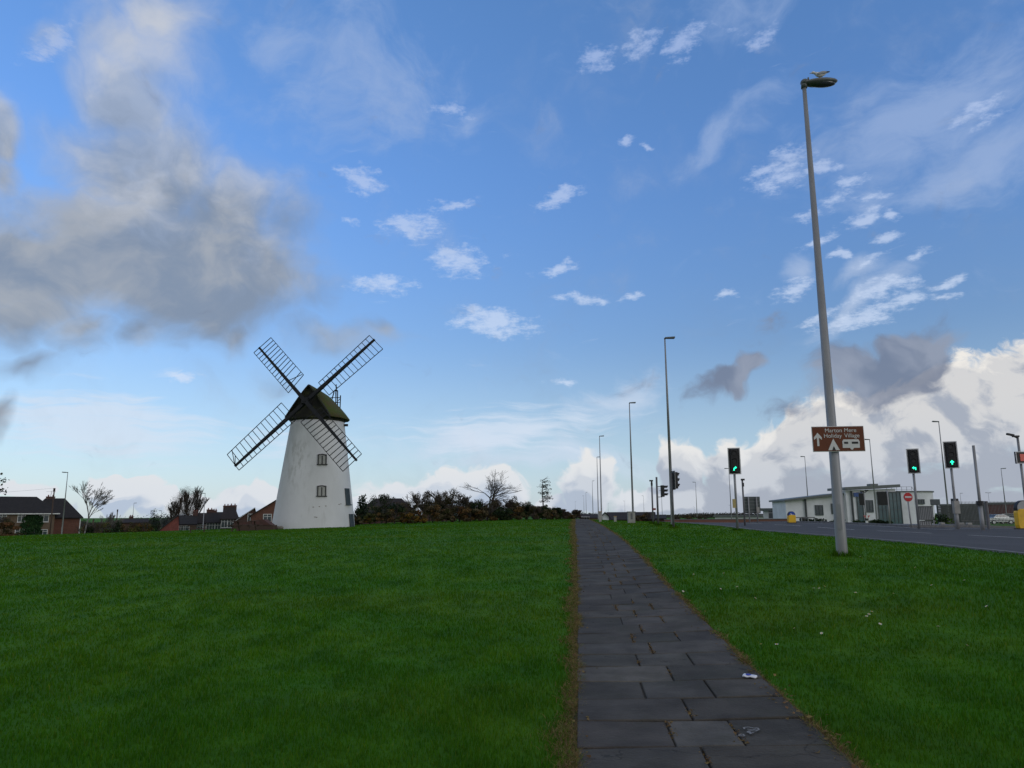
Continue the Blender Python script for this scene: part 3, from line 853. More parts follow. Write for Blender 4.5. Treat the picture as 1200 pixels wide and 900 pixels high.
    nrm = Vector((-math.sin(psi), -math.cos(psi), 0))   # the sails face this way
    side = Vector((nrm.y, -nrm.x, 0)) * -1              # to the right seen from the camera
    if side.x < 0: side = -side
    ztp = zt
    def CP(f, s, z): return nrm * f + side * s + Vector((0, 0, z))
    mossm = mat('mossy_cap_boards', (.055, .080, .012), .95, 0, (.075, .062, .022), 1.6, .5, 14, detail=8)
    gab = mat('tarred_gable', (.016, .017, .013), .9, 0, (.045, .050, .016), 1.4, lo=.5, hi=.7)
    R_ = r1 + .28
    apex = ztp + 3.05
    secs = []
    for f, hz, hw in ((R_ * .86, 3.05, .60), (R_ * .45, 2.80, .90), (0, 2.72, 1.0), (-R_ * .42, 2.25, .94), (-R_ * .78, 1.45, .74), (-R_ * 1.06, .25, .32)):
        W_ = R_ * hw * 1.06
        ring = []
        for s in np.linspace(-1, 1, 13):
            k = 1 - abs(s) ** 1.6
            ring.append(CP(f, s * W_, ztp - .02 + hz * k + .02))
        secs.append(ring)
    # front section is full width at its foot so the gable spans the tower
    f0 = R_ * .80
    secs[0] = [CP(f0 + .0, s * R_ * .84 + .12, ztp + 3.05 * (1 - abs(s) ** 1.12)) for s in np.linspace(-1, 1, 13)]
    secs[1] = [CP(R_ * .42, s * R_ * 1.03, ztp + 3.0 * (1 - abs(s) ** 1.35)) for s in np.linspace(-1, 1, 13)]
    m = MB(); vs = [v for rg in secs for v in rg]; k = 13
    fs = [(j * k + i, j * k + i + 1, (j + 1) * k + i + 1, (j + 1) * k + i) for j in range(len(secs) - 1) for i in range(k - 1)]
    m.add(vs, fs); cap = m.build('cap', mossm, mill, True, fixn=False)
    sm = cap.modifiers.new('solid', 'SOLIDIFY'); sm.thickness = .12; sm.offset = 0
    g = MB(); front = [v + nrm * -.12 for v in secs[0]]
    g.add(front + [v + nrm * -.25 for v in front], [tuple(range(13)), tuple(range(25, 12, -1))] + [(i, i + 1, 14 + i, 13 + i) for i in range(12)])
    g.build('cap_gable', gab, cap)
    g = MB()
    for i in range(12): g.beam(secs[0][i] + nrm * .04, secs[0][i + 1] + nrm * .04, .10, .30, nrm)
    g.build('bargeboard', gab, cap)
    n = 48; m = MB()
    for rr, z0, z1 in ((r1 + .20, ztp - .10, ztp + .06), (r1 + .07, ztp - .26, ztp - .10)):
        vs = [(math.cos(2 * math.pi * i / n) * rr, math.sin(2 * math.pi * i / n) * rr, z) for z in (z0, z1) for i in range(n)]
        m.add(vs, [(i, (i + 1) % n, n + (i + 1) % n, n + i) for i in range(n)] + [tuple(range(n)), tuple(range(2 * n - 1, n - 1, -1))])
    m.build('curb', gab, mill)
    bk = MB(); q = CP(-r1 * .2, r1 + .25, ztp - .55); bk.box(q, (.35, .2, .22)); bk.beam(q - Vector((.1, 0, 0)), q + Vector((-.4, 0, .1)), .07, .07); bk.build('floodlight', MT['black'], mill)
    # ---- fantail staging at the back of the cap
    fm = MB(); b0 = CP(-r1 * .55, .55, ztp + 1.3)
    hubf = CP(-r1 * .95, .60, ztp + 3.25)
    for ds, df in ((-.5, 0), (.5, 0), (0, -.6)):
        fm.beam(CP(-r1 * .75 + df, .6 + ds, ztp + .9), hubf + side * ds * .35, .09, .09)
    fm.beam(CP(-r1 * 1.0, 1.05, ztp + .5), CP(-r1 * 1.0, 1.05, ztp + 2.75), .09, .09)
    for z in (1.5, 2.0, 2.5): fm.beam(CP(-r1 * .85, .15, ztp + z), CP(-r1 * .95, 1.08, ztp + z), .06, .06)
    fm.beam(CP(-r1 * .8, .15, ztp + 1.2), CP(-r1 * .95, 1.08, ztp + 2.4), .05, .05); fm.beam(CP(-r1 * .6, -.5, ztp + 2.2), CP(-r1 * .9, .2, ztp + 2.5), .06, .06)
    ft = fm.build('fantail_frame', MT['sail'], cap)
    fb = MB(); fb.ell(hubf, (.13, .13, .13))
    for i in range(6):
        t = i * math.pi / 3 + .2; dr = (side * .4 + nrm * .9) * math.cos(t) * .8 + Vector((0, 0, 1)) * math.sin(t)
        fb.beam(hubf, hubf + dr * .55, .05, .05); fb.beam(hubf + dr * .3, hubf + dr * .62, .20, .03, side)
    fb.build('fantail', MT['sail'], ft)
    # ---- sails
    up = (Vector((0, 0, 1)) * math.cos(tau) - nrm * math.sin(tau)).normalized()
    ax = (nrm * math.cos(tau) + Vector((0, 0, 1)) * math.sin(tau)).normalized()
    hd = f0 + .75
    # hub position: on the cap axis in front of the gable
    hz = ztop(358, 470, p.y + (nrm * hd).y, p.x) - p.z
    hub = CP(hd, 0, hz)
    for _ in range(5):
        u, v = project(Vector(p) + hub); hub += side * ((358 - u) / F_PX * p.y) + Vector((0, 0, (v - 470) / F_PX * p.y))
    hp = MB(); hp.tube(hub - ax * 1.6, hub + ax * .28, .26, .2, 12); hp.box(hub, (.6, .5, .6), 0, Matrix((side, -ax, up)).transposed()); hp.build('windshaft', MT['sail'], mill)
    def SP(a, r, u, o=0.0):
        """a: angle, r along the sail, u across it clockwise"""
        d = side * math.cos(a) + up * math.sin(a); c_ = side * math.sin(a) - up * math.cos(a)
        return hub + d * r + c_ * u + ax * o
    PXM = p.y / F_PX / .97
    for deg, ln in ((135.4, 88), (45.4, 104), (-44.6, 97), (-134.6, 107)):
        a = R(deg); Ls = 101 * PXM * (1.0 + (ln - 99) * .0018)
        o1 = .12 if deg in (135.4, -44.6) else -.12
        stem = MB(); n_ = 8
        for i in range(n_):
            w0 = .34 - .17 * i / n_; stem.beam(SP(a, Ls * i / n_, 0, o1), SP(a, Ls * (i + 1) / n_, 0, o1), w0, w0 * .8, ax)
        sl = stem.build('sail', MT['sail'], mill)
        lat = MB(); rs = 1.75 + (.25 if deg > 0 else 0); re = Ls - .10; nb = 14
        tw = lambda r: .16 * (1 - (r - rs) / (re - rs))
        wi, wo_ = 1.50, .70
        for i in range(nb):
            r = rs + (re - rs) * i / (nb - 1)
            if deg == 135.4 and i == 2:
                lat.beam(SP(a, r, 0, o1 + .08), SP(a, r - .75, wi * .95, o1 + .3), .05, .05, ax); lat.beam(SP(a, r, -wo_, o1 + .08), SP(a, r, .1, o1 + .08), .05, .05, ax); continue
            lat.beam(SP(a, r, -wo_, o1 + .08 - tw(r)), SP(a, r, wi, o1 + .08 + tw(r) * 2), .055, .05, ax)
        for u in (-wo_, wi):
            lat.beam(SP(a, rs, u, o1 + .08 + tw(rs) * (2 if u > 0 else -1)), SP(a, re, u, o1 + .08), .055, .05, ax)
        if deg == -134.6: lat.beam(SP(a, re - .5, wi * .5, o1 + .1), SP(a, re, 0, o1 + .1), .05, .05, ax); lat.beam(SP(a, re - .6, wi, o1 + .1), SP(a, re, .1, o1 + .1), .05, .05, ax)
        lat.build('sail_lattice', MT['sail'], sl)
    return mill
windmill()

# ------------------------------------------------------------------ street lamps
def lamp_post(px, py, Hh, label, arm=1, wid=.5, r0=.09, group=None, double=False, oval=False, depth=None):
    # depth from the height of the column
    lo_, hi_ = 8.0, 600.0
    if depth is None:
        for _ in range(50):
            d = (lo_ + hi_) / 2
            x = (px - 600) / F_PX * d
            if ztop(px, py, d, x) - H(x, d) > Hh: hi_ = d
            else: lo_ = d
        depth = (lo_ + hi_) / 2
    x = (px - 600) / F_PX * depth
    for _ in range(6):
        zz = ztop(px, py, depth, x); u, v = project((x, depth, zz)); x += (px - u) / F_PX * depth
    Hh = ztop(px, py, depth, x) - H(x, depth)
    t = thing('street_lamp', label, 'street lamp', (x, depth, H(x, depth)), 0, group)
    c = MB(); n = 10
    c.tube((0, 0, -.3), (0, 0, Hh * .5), r0 * 1.18, r0 * .85, 16, False); c.tube((0, 0, Hh * .5), (0, 0, Hh - .05), r0 * .85, r0 * .46, 16)
    post = c.build('post', MT['steel'], t, True)
    d = MB(); d.box((-r0 * .45, -r0 * 1.02, .85), (r0 * .9, .03, .55), -.40); d.build('access_door', MT['steel'], post)
    for s in ((1, -1) if double else (arm,)):
        m = MB()
        if oval:
            m.ell((s * .40, 0, Hh + .03), (.44, .17, .085), 20, 10, Matrix.Rotation(-s * R(4), 3, 'Y'))
            m.tube((0, 0, Hh - .12), (0, 0, Hh + .06), .075, .065, 12); m.ell((s * .02, 0, Hh + .03), (.10, .11, .085)); m.tube((s * .12, 0, Hh + .09), (s * .12, 0, Hh + .16), .022, .022, 8)
        else:
            m.tube((0, 0, Hh - .10), (0, 0, Hh), r0 * .55, r0 * .55, 8)
            m.box((s * wid * .5, 0, Hh + .01), (wid, .22, .09), 0, Matrix.Rotation(-s * R(4), 3, 'Y'))
        hd = m.build('lamp_head', MT['lamp'], t, oval, 0 if oval else .02)
        g = MB()
        if oval: g.ell((s * .44, 0, Hh - .01), (.34, .13, .075), 16, 8)
        else: g.box((s * wid * .6, 0, Hh - .045), (wid * .7, .16, .02))
        g.build('lamp_lens', MT['lampglass'], hd, oval)
    return t
big = lamp_post(942, 98, 11.4, 'nearest grey street lamp with a gull on its oval head and a brown sign', oval=True, r0=.102)
G1 = 'tall lamps lining the road'
for px, py, Hh, arm, lab in ((779, 396, 11.4, 1, 'tall grey street lamp second from the camera, rising beside the edge-on signal board'),
    (737.5, 472, 11.4, 1, 'tall grey street lamp standing behind the pale control cabinet'),
    (702.5, 511, 11.4, 1, 'taller street lamp of the close pair right of the path end'),
    (699.5, 535.5, 11.4, 1, 'street lamp just left of the taller one in the close pair at the path end'),
    (694, 563.5, 11, 1, 'small far street lamp with its arm to the right, left of the close pair'),
    (686.5, 577, 11, 1, 'tiny far street lamp beside another at the path end, the right one'),
    (684, 581, 11, -1, 'tiny far street lamp beside another at the path end, the left one'),
    (674, 587.5, 10, 1, 'faintest far street lamp standing left of the path end above the scrub'),
    (712.5, 590, 10, 1, 'tiny far street lamp between the tall lamps and the white gable'),
    (732, 587, 9, -1, 'small far lamp seen just left of the pale control cabinet'),
    (754, 581, 9, -1, 'small far lamp between the control cabinet and the slim signal poles'),
    (775, 575, 9, -1, 'thin far lamp behind the black side-on traffic signal'),
    (815, 565, 9, -1, 'far lamp with a left arm above the low brick wall'),
    (813.5, 594, 8, -1, 'tiny far lamp just left of the lamp above the low brick wall'),
    (854, 549, 9, -1, 'lamp rising behind the leftmost green traffic signal'),
    (943, 535, 10, -1, 'lamp with a left arm in front of the left wing of the white building'),
    (1019, 515, 10, -1, 'lamp with a left arm rising past the glazed entrance of the white building'),
    (1100, 494, 10, -1, 'tall lamp leaning across the picture just left of the right-hand green signal'),
    (1173, 549, 8, 1, 'lamp with a right arm rising in front of the red brick block'),
    (1125, 578, 7, 1, 'short lamp beside the small black box behind the right-hand signal'),
    (79.5, 553.5, 8, -1, 'grey lamp standing beside the brick houses at far left'),
    (157, 589.5, 8, 1, 'small far lamp behind the hedges between the bare tree and the red roof'),
    (189.5, 598.5, 6, -1, 'short pale lamp in front of the red sloping roof'),
    (240.5, 578, 8, -1, 'pale lamp in front of the row of dark roofed houses'),
    (855.5, 592, 6, -1, 'tiny far lamp low behind the leftmost green signal pole')):
    lamp_post(px, py, Hh, lab, arm, .62 if Hh > 9.5 else .7, .09 if Hh > 10 else .075, group=G1)
lamp_post(1158, 577.5, 7, 'twin-headed short lamp in front of the red brick block', wid=.75, double=True, group=G1, r0=.06)

# ------------------------------------------------------------------ brown tourist sign on the near post
def text_mesh(body, size, name, m, parent, loc, ext=.003, bold=.0):
    c = bpy.data.curves.new(name, 'FONT'); c.body = body; c.size = size; c.extrude = ext; c.align_x = 'CENTER'; c.align_y = 'CENTER'; c.offset = bold
    o = bpy.data.objects.new(name, c); COL.objects.link(o)
    dg = bpy.context.evaluated_depsgraph_get(); me = bpy.data.meshes.new_from_object(o.evaluated_get(dg)); bpy.data.objects.remove(o, do_unlink=True)
    me.materials.clear(); me.materials.append(m)
    q = bpy.data.objects.new(name, me); COL.objects.link(q); q.parent = parent; q.location = loc; q.rotation_euler = (math.pi / 2, 0, 0)
    return q
browns = mat('brown_sign_face', (.150, .045, .018), .5, 0, (.125, .038, .016), 4, spec=.3)
signw = mat('sign_white', (.62, .62, .60), .5)
def brown_sign():
    bx, by = big.location.x, big.location.y
    z0, z1 = ztop(980, 530, by, bx), ztop(980, 500.5, by, bx)
    zc = (z0 + z1) / 2; h_ = z1 - z0; w = 58.5 / F_PX * by
    s = thing('direction_sign', 'brown tourist sign reading Marton Mere Holiday Village on the nearest lamp post', 'sign', (bx + .045, by - .17, zc), R(-6))
    b = MB(); b.box((0, 0, 0), (w, .02, h_)); b.build('board', signw, s, bevel=.006)
    f = MB(); f.box((0, -.0125, 0), (w - .028, .008, h_ - .028)); fc = f.build('sign_face', browns, s)
    y = -.021
    for word, wx, wz in (('Marton', -.085, .325), ('Mere', .235, .325), ('Holiday', -.105, .115), ('Village', .262, .115)):
        text_mesh(word, h_ * .222, 'lettering', signw, s, (w * wx, y, h_ * wz), .002, 0)
    a = MB(); ax_ = -w * .392; az = -h_ * .03
    a.prism([(ax_ - .022, az - .14), (ax_ + .022, az - .14), (ax_ + .022, az + .05), (ax_ + .085, az + .0), (ax_ + .085, az + .055), (ax_, az + .16), (ax_ - .085, az + .055), (ax_ - .085, az + .0), (ax_ - .022, az + .05)], y, y + .004)
    a.build('arrow_symbol', signw, s)
    t = MB(); tx, tz = -w * .10, -h_ * .25
    t.add([(tx + a_, y_, tz + b_) for y_ in (y, y + .004) for a_, b_ in ((-.125, -.11), (-.04, -.11), (0, -.02), (.04, -.11), (.125, -.11), (0, .15))],
          [(0, 1, 2, 5), (2, 3, 4, 5), (6, 11, 8, 7), (8, 11, 10, 9), (0, 5, 11, 6), (4, 10, 11, 5)])
    ten = t.build('tent_symbol', signw, s)
    MB().prism([(tx - .04, tz - .11), (tx + .04, tz - .11), (tx, tz - .02)], y - .003, y + .006).build('tent_door', MT['black'], ten)
    c = MB(); cx, cz = w * .235, -h_ * .215; W2, H2 = .185, .105
    pts = [(cx - W2, cz - H2 * .8), (cx - W2, cz + H2 * .6), (cx - W2 * .86, cz + H2), (cx + W2 * .86, cz + H2), (cx + W2, cz + H2 * .55), (cx + W2 * .97, cz - H2 * .8)]
    c.prism(pts, y, y + .004); c.disc((cx + .01, cz - H2 * .85), .035, y - .001, y + .004, 16); c.build('caravan_symbol', signw, s)
    for ox_, ww_ in ((-.58, .085), (.45, .135)): MB().box((cx + W2 * ox_, y - .001, cz + .03), (ww_, .008, .045)).build('caravan_window', MT['black'], s)
    for dz in (h_ * .3, -h_ * .3): MB().box((-.045, .08, dz), (.28, .13, .035)).build('clamp', MT['steel_d'], s)
brown_sign()

# ------------------------------------------------------------------ the gull on the lamp head
def gull():
    bx, by, bz = big.location; zt_ = ztop(957, 88.5, by, bx)
    o = Vector((bx + .50 * 1.0, by, 0)); u, v = project((o.x, by, zt_)); o.x += (960 - u) / F_PX * by
    top = bz + (ztop(942, 98, by, bx) - bz) + .135
    g = thing('gull', 'grey and white gull standing on the head of the nearest street lamp', 'bird', (o.x, by, top))
    white = mat('gull_white', (.75, .75, .74), .8, 0, (.6, .6, .6), 20); grey = mat('gull_grey', (.36, .37, .39), .8, 0, (.28, .29, .30), 25)
    # body: one lofted surface from beak base to tail, leaning forward
    prof = [(-.205, .150, .010), (-.185, .158, .026), (-.160, .163, .034), (-.130, .155, .033), (-.105, .135, .038), (-.06, .112, .058), (0, .102, .070), (.06, .108, .064), (.12, .128, .045), (.17, .150, .026), (.23, .175, .014), (.26, .188, .006)]
    m = MB(); n = 14; vs = []
    for x, z, r in prof:
        for i in range(n):
            t = 2 * math.pi * i / n; vs.append((x, math.cos(t) * r * .85, z + math.sin(t) * r * (1.0 if x < .15 else .6)))
    m.add(vs, [(j * n + i, j * n + (i + 1) % n, (j + 1) * n + (i + 1) % n, (j + 1) * n + i) for j in range(len(prof) - 1) for i in range(n)] + [tuple(range(n)), tuple(range(len(vs) - 1, len(vs) - n - 1, -1))])
    m.build('body', white, g, True)
    for s in (-1, 1):
        w = MB(); w.ell((.045, s * .048, .125), (.125, .022, .042), 14, 8, Matrix.Rotation(-R(14), 3, 'Y')); w.build('wing', grey, g, True)
        w = MB(); w.tube((.12, s * .035, .150), (.255, s * .008, .185), .024, .008, 8); w.build('wing_tip', MT['black'], g, True)
        w = MB(); w.tube((.01, s * .022, .05), (.005, s * .022, 0), .006, .005, 6); w.box((-.012, s * .022, .003), (.045, .03, .006)); w.build('leg', mat('gull_leg', (.35, .22, .16), .7), g)
        w = MB(); w.ell((-.175, s * .026, .168), (.006, .004, .006), 8, 6); w.build('eye', MT['black'], g, True)
    b = MB(); b.tube((-.198, 0, .150), (-.250, 0, .135), .011, .003, 8); b.build('beak', mat('gull_beak', (.35, .26, .05), .5), g, True)
gull()

# ------------------------------------------------------------------ traffic signals
green = mat('green_signal_light', (.02, .5, .35), .4, emit=(.02, .95, .50), estr=2.2)
lensd = mat('dark_lens', (.012, .012, .012), .25)
def signal_head(parent, zc, yaw, w, h_, lit, arrow, board=True, dx=0.0, hooded=.16):
    """faces local -Y, then turned by yaw"""
    M4 = Matrix.Translation((dx, 0, zc)) @ Matrix.Rotation(yaw, 4, 'Z')
    hm = MB(); hm.box((0, -.12, 0), (w * .52, .20, h_ * .88)); hb = hm.build('signal_head', MT['black'], parent, bevel=.02); hb.matrix_local = M4
    if board:
        b = MB(); b.box((0, 0, 0), (w, .02, h_)); bo = b.build('backing_board', MT['black'], hb); 
        e = MB()
        for s in (-1, 1):
            e.box((s * (w / 2 - .02), -.0135, 0), (.045, .012, h_)); e.box((0, -.0135, s * (h_ / 2 - .02)), (w - .088, .012, .045))
        eo = e.build('border', MT['whitep'], hb)
    for k in range(3):
        z = h_ * .29 * (1 - k)
        v = MB(); n = 14; rr = w * .20; vs = []
        for yv in (-.22, -.22 - hooded):
            for i in range(n + 1):
                t = -R(20) + R(220) * i / n; sh = 1.0
                vs.append((math.cos(t) * rr, yv + (.05 if (yv < -.23 and (i < 3 or i > n - 3)) else 0), z + math.sin(t) * rr))
        v.add(vs, [(i, i + 1, n + 2 + i, n + 1 + i) for i in range(n)]); vo = v.build('visor', MT['black'], hb, True, fixn=False)
        sol = vo.modifiers.new('s', 'SOLIDIFY'); sol.thickness = .01
        l = MB(); l.disc((0, z), rr * .9, -.232, -.215, 20); l.build('lens', lensd, hb)
        if k == 2 and lit:
            a = MB(); q = rr * .95
            if arrow == 'up': pts = [(-.25, -.9), (.25, -.9), (.25, .1), (.7, -.15), (.7, .3), (0, .95), (-.7, .3), (-.7, -.15), (-.25, .1)]
            elif arrow == 'left': pts = [(.35, -.9), (.75, -.9), (.75, .35), (-.15, .35), (-.15, .8), (-.95, .05), (-.15, -.65), (-.15, -.15), (.35, -.15)]
            else: pts = [(-.7, -.9), (-.2, -.9), (-.1, -.1), (.25, .15), (.3, -.25), (.85, .5), (.15, .95), (.15, .6), (-.5, .2)]
            a.prism([(x * q, z + y * q) for x, y in pts], -.244, -.234); a.build('green_arrow', green, hb)
    return hb
def signal(px, dep, pt, pb_, label, arrow, yaw=0.0, lit=True, w=None, r=.057, thick=0, group='traffic signals at the junction'):
    """pt,pb_: picture rows of the head's top and foot"""
    p = at(px, dep)
    t = thing('traffic_light', label, 'traffic light', tuple(p), 0, group)
    zt_, zb = ztop(px - 4, pt, dep, p.x) - p.z, ztop(px - 4, pb_, dep, p.x) - p.z
    c = MB(); c.tube((0, 0, -.3), (0, 0, zt_ - .15), r, r, 12)
    if thick: c.tube((0, 0, -.3), (0, 0, thick), r * 1.7, r * 1.6, 12)
    c.build('post', MT['steel'], t, True)
    k = MB()
    for z in (zb + .15, zt_ - .25): k.box((0, -.06, z), (.10, .16, .05))
    k.build('bracket', MT['steel_d'], t)
    signal_head(t, (zt_ + zb) / 2, yaw, w or (zt_ - zb) * .45, zt_ - zb, lit, arrow).location.y -= .10
    return t
sA = signal(864.5, 36, 525, 556, 'leftmost green traffic signal on a slim grey pole at the edge of the near grass', 'right', R(-15))
sB = signal(1077, 37, 526, 555, 'traffic signal with a green left arrow beside the red no entry sign', 'left', R(-25))
sC = signal(1122.5, 36, 517.5, 549, 'rightmost full green traffic signal on a thick pale based pole', 'up', R(-27), thick=1.35)
yb = MB(); yb.box((0, 0, 0), (.15, .04, .42)); o = yb.build('yellow_box', mat('faded_yellow', (.42, .34, .14), .7), sA); o.location = (-.11, -.05, ztop(861, 590, 36, sA.location.x) - sA.location.z)
cb = MB(); cb.box((0, 0, 0), (.26, .2, .6)); o = cb.build('cable_box', MT['cream'], sC); o.location = (0, -.05, 1.05)

def side_signal():
    p = at(771.5, 46); zt_ = ztop(769, 559, 46, p.x) - p.z
    t = thing('traffic_light', 'three-hooded black traffic signal seen side-on with its hoods to the right', 'traffic light', tuple(p), 0, 'traffic signals at the junction')
    MB().tube((0, 0, -.3), (0, 0, zt_), .065, .06, 12).build('post', MT['steel_d'], t, True)
    zc = ztop(776, 575.5, 46, p.x) - p.z
    k = MB(); k.box((.16, 0, zc + .28), (.30, .05, .04)); k.box((.16, 0, zc - .36), (.30, .05, .04)); k.build('bracket', MT['steel_d'], t)
    signal_head(t, zc, R(90), .52, .80, False, None, board=False, dx=.22, hooded=.24)
    p = at(789.5, 40); zt_, zb = ztop(786, 552, 40, p.x) - p.z, ztop(787, 574, 40, p.x) - p.z
    t = thing('traffic_light', 'traffic signal with its black board edge-on, close beside the second tall lamp', 'traffic light', tuple(p), 0, 'traffic signals at the junction')
    MB().tube((0, 0, -.3), (0, 0, zt_ - .1), .06, .06, 12).build('post', MT['steel_d'], t, True)
    signal_head(t, (zt_ + zb) / 2, R(97), .6, zt_ - zb, False, None, dx=.08, hooded=.12)
    p = at(765.5, 52); zt_ = ztop(762.5, 563, 52, p.x) - p.z
    t = thing('traffic_light', 'thin dark pole with a small red box, left of the side-on signal', 'signal pole', tuple(p), 0, 'slim signal poles')
    MB().tube((0, 0, -.3), (0, 0, zt_), .06, .055, 10).build('post', MT['steel_d'], t, True)
    MB().box((-.03, 0, zt_ - .02), (.24, .14, .10)).box((0, 0, zt_ - .25), (.12, .12, .22)).build('sensor_head', MT['black'], t)
    MB().box((.10, 0, zt_ - 1.98), (.22, .15, .14)).build('push_button_box', mat('faded_red', (.22, .04, .03), .6), t)
    p = at(873, 44); zt_ = ztop(870.5, 562, 44, p.x) - p.z
    t = thing('signal_pole', 'slim dark pole with a small sensor head left of the green sign back', 'signal pole', tuple(p), 0, 'slim signal poles')
    MB().tube((0, 0, -.3), (0, 0, zt_), .05, .05, 10).build('post', MT['steel_d'], t, True)
    MB().box((.03, 0, zt_), (.20, .14, .10)).box((.03, 0, zt_ - .3), (.10, .10, .22)).build('sensor_head', MT['black'], t)
    # two signals seen from behind, before the white building
    for px, dep, pt, pb_, w, lab in ((1015.5, 58, 578, 592, .36, 'black traffic signal with a camera arm before the glazed strip of the white building'), (1043, 52, 576, 592, .60, 'black backed traffic signal on a pale post before the teal glass bay')):
        p = at(px, dep); t = thing('traffic_light', lab, 'traffic light', tuple(p), 0, 'traffic signals at the junction')
        zt_, zb = ztop(px - 3, pt, dep, p.x) - p.z, ztop(px - 3, pb_, dep, p.x) - p.z
        MB().tube((0, 0, -.3), (0, 0, zt_ + .1), .065, .06, 10).build('post', MT['steel'], t, True)
        signal_head(t, (zt_ + zb) / 2, R(160), w, zt_ - zb, False, None, dx=-w * .62)
        if px < 1030:
            k = MB(); k.beam((0, 0, zt_), (.25, 0, zt_ + .18), .06, .06); k.box((-.12, 0, zt_ + .12), (.24, .14, .12)); k.box((.22, 0, zt_ + .22), (.24, .12, .10)); k.build('camera', MT['black'], t)
side_signal()

def bare_pole():
    p = at(1152, 34); zt_ = ztop(1140.5, 522, 34, p.x) - p.z
    t = thing('steel_pole', 'plain headless grey pole with a black collar to the right of the signals', 'pole', tuple(p))
    c = MB(); c.tube((0, 0, -.3), (0, 0, zt_), .066, .06, 14); c.tube((0, 0, -.3), (0, 0, 1.15), .09, .085, 14); c.build('post', MT['steel'], t, True)
    MB().tube((0, 0, 1.12), (0, 0, 1.32), .15, .15, 12).build('collar', MT['black'], t)
    p = at(1159, 36); t2 = thing('steel_pole', 'short thick grey post just right of the headless pole', 'pole', tuple(p))
    zt_ = ztop(1157, 588, 36, p.x) - p.z
    MB().tube((0, 0, -.3), (0, 0, zt_), .07, .07, 12).tube((0, 0, zt_ - .02), (0, 0, zt_ + .03), .085, .085, 12).build('post', MT['steel_d'], t2)
    p = at(1206, 36)
    t = thing('traffic_light', 'signal with a small red display and a camera at the right edge', 'traffic light', tuple(p), 0, 'traffic signals at the junction')
    zt_ = ztop(1199, 512, 36, p.x) - p.z
    MB().tube((0, 0, -.3), (0, 0, zt_), .06, .055, 12).build('post', MT['steel'], t, True)
    zc = ztop(1198, 536.5, 36, p.x) - p.z
    b = MB(); b.box((-.06, -.12, zc), (.52, .12, .58)); hb = b.build('signal_head', MT['black'], t, bevel=.02)
    e = MB()
    for s in (-1, 1): e.box((-.06 + s * .25, -.19, zc), (.03, .02, .58)); e.box((-.06, -.19, zc + s * .275), (.47, .02, .03))
    e.build('border', MT['whitep'], hb)
    MB().box((-.02, -.19, zc), (.20, .015, .34)).build('display', mat('red_display', (.35, .08, .06), .5, emit=(.6, .10, .08), estr=.25), hb)
    k = MB(); k.beam((0, 0, zt_ - .05), (-.36, -.1, zt_ + .07), .06, .06); k.box((-.42, -.12, zt_ + .10), (.34, .12, .09), 0, Matrix.Rotation(R(12), 3, 'Y')); k.box((-.15, -.1, zt_ + .02), (.3, .12, .08)); k.build('camera', MT['black'], t)
bare_pole()

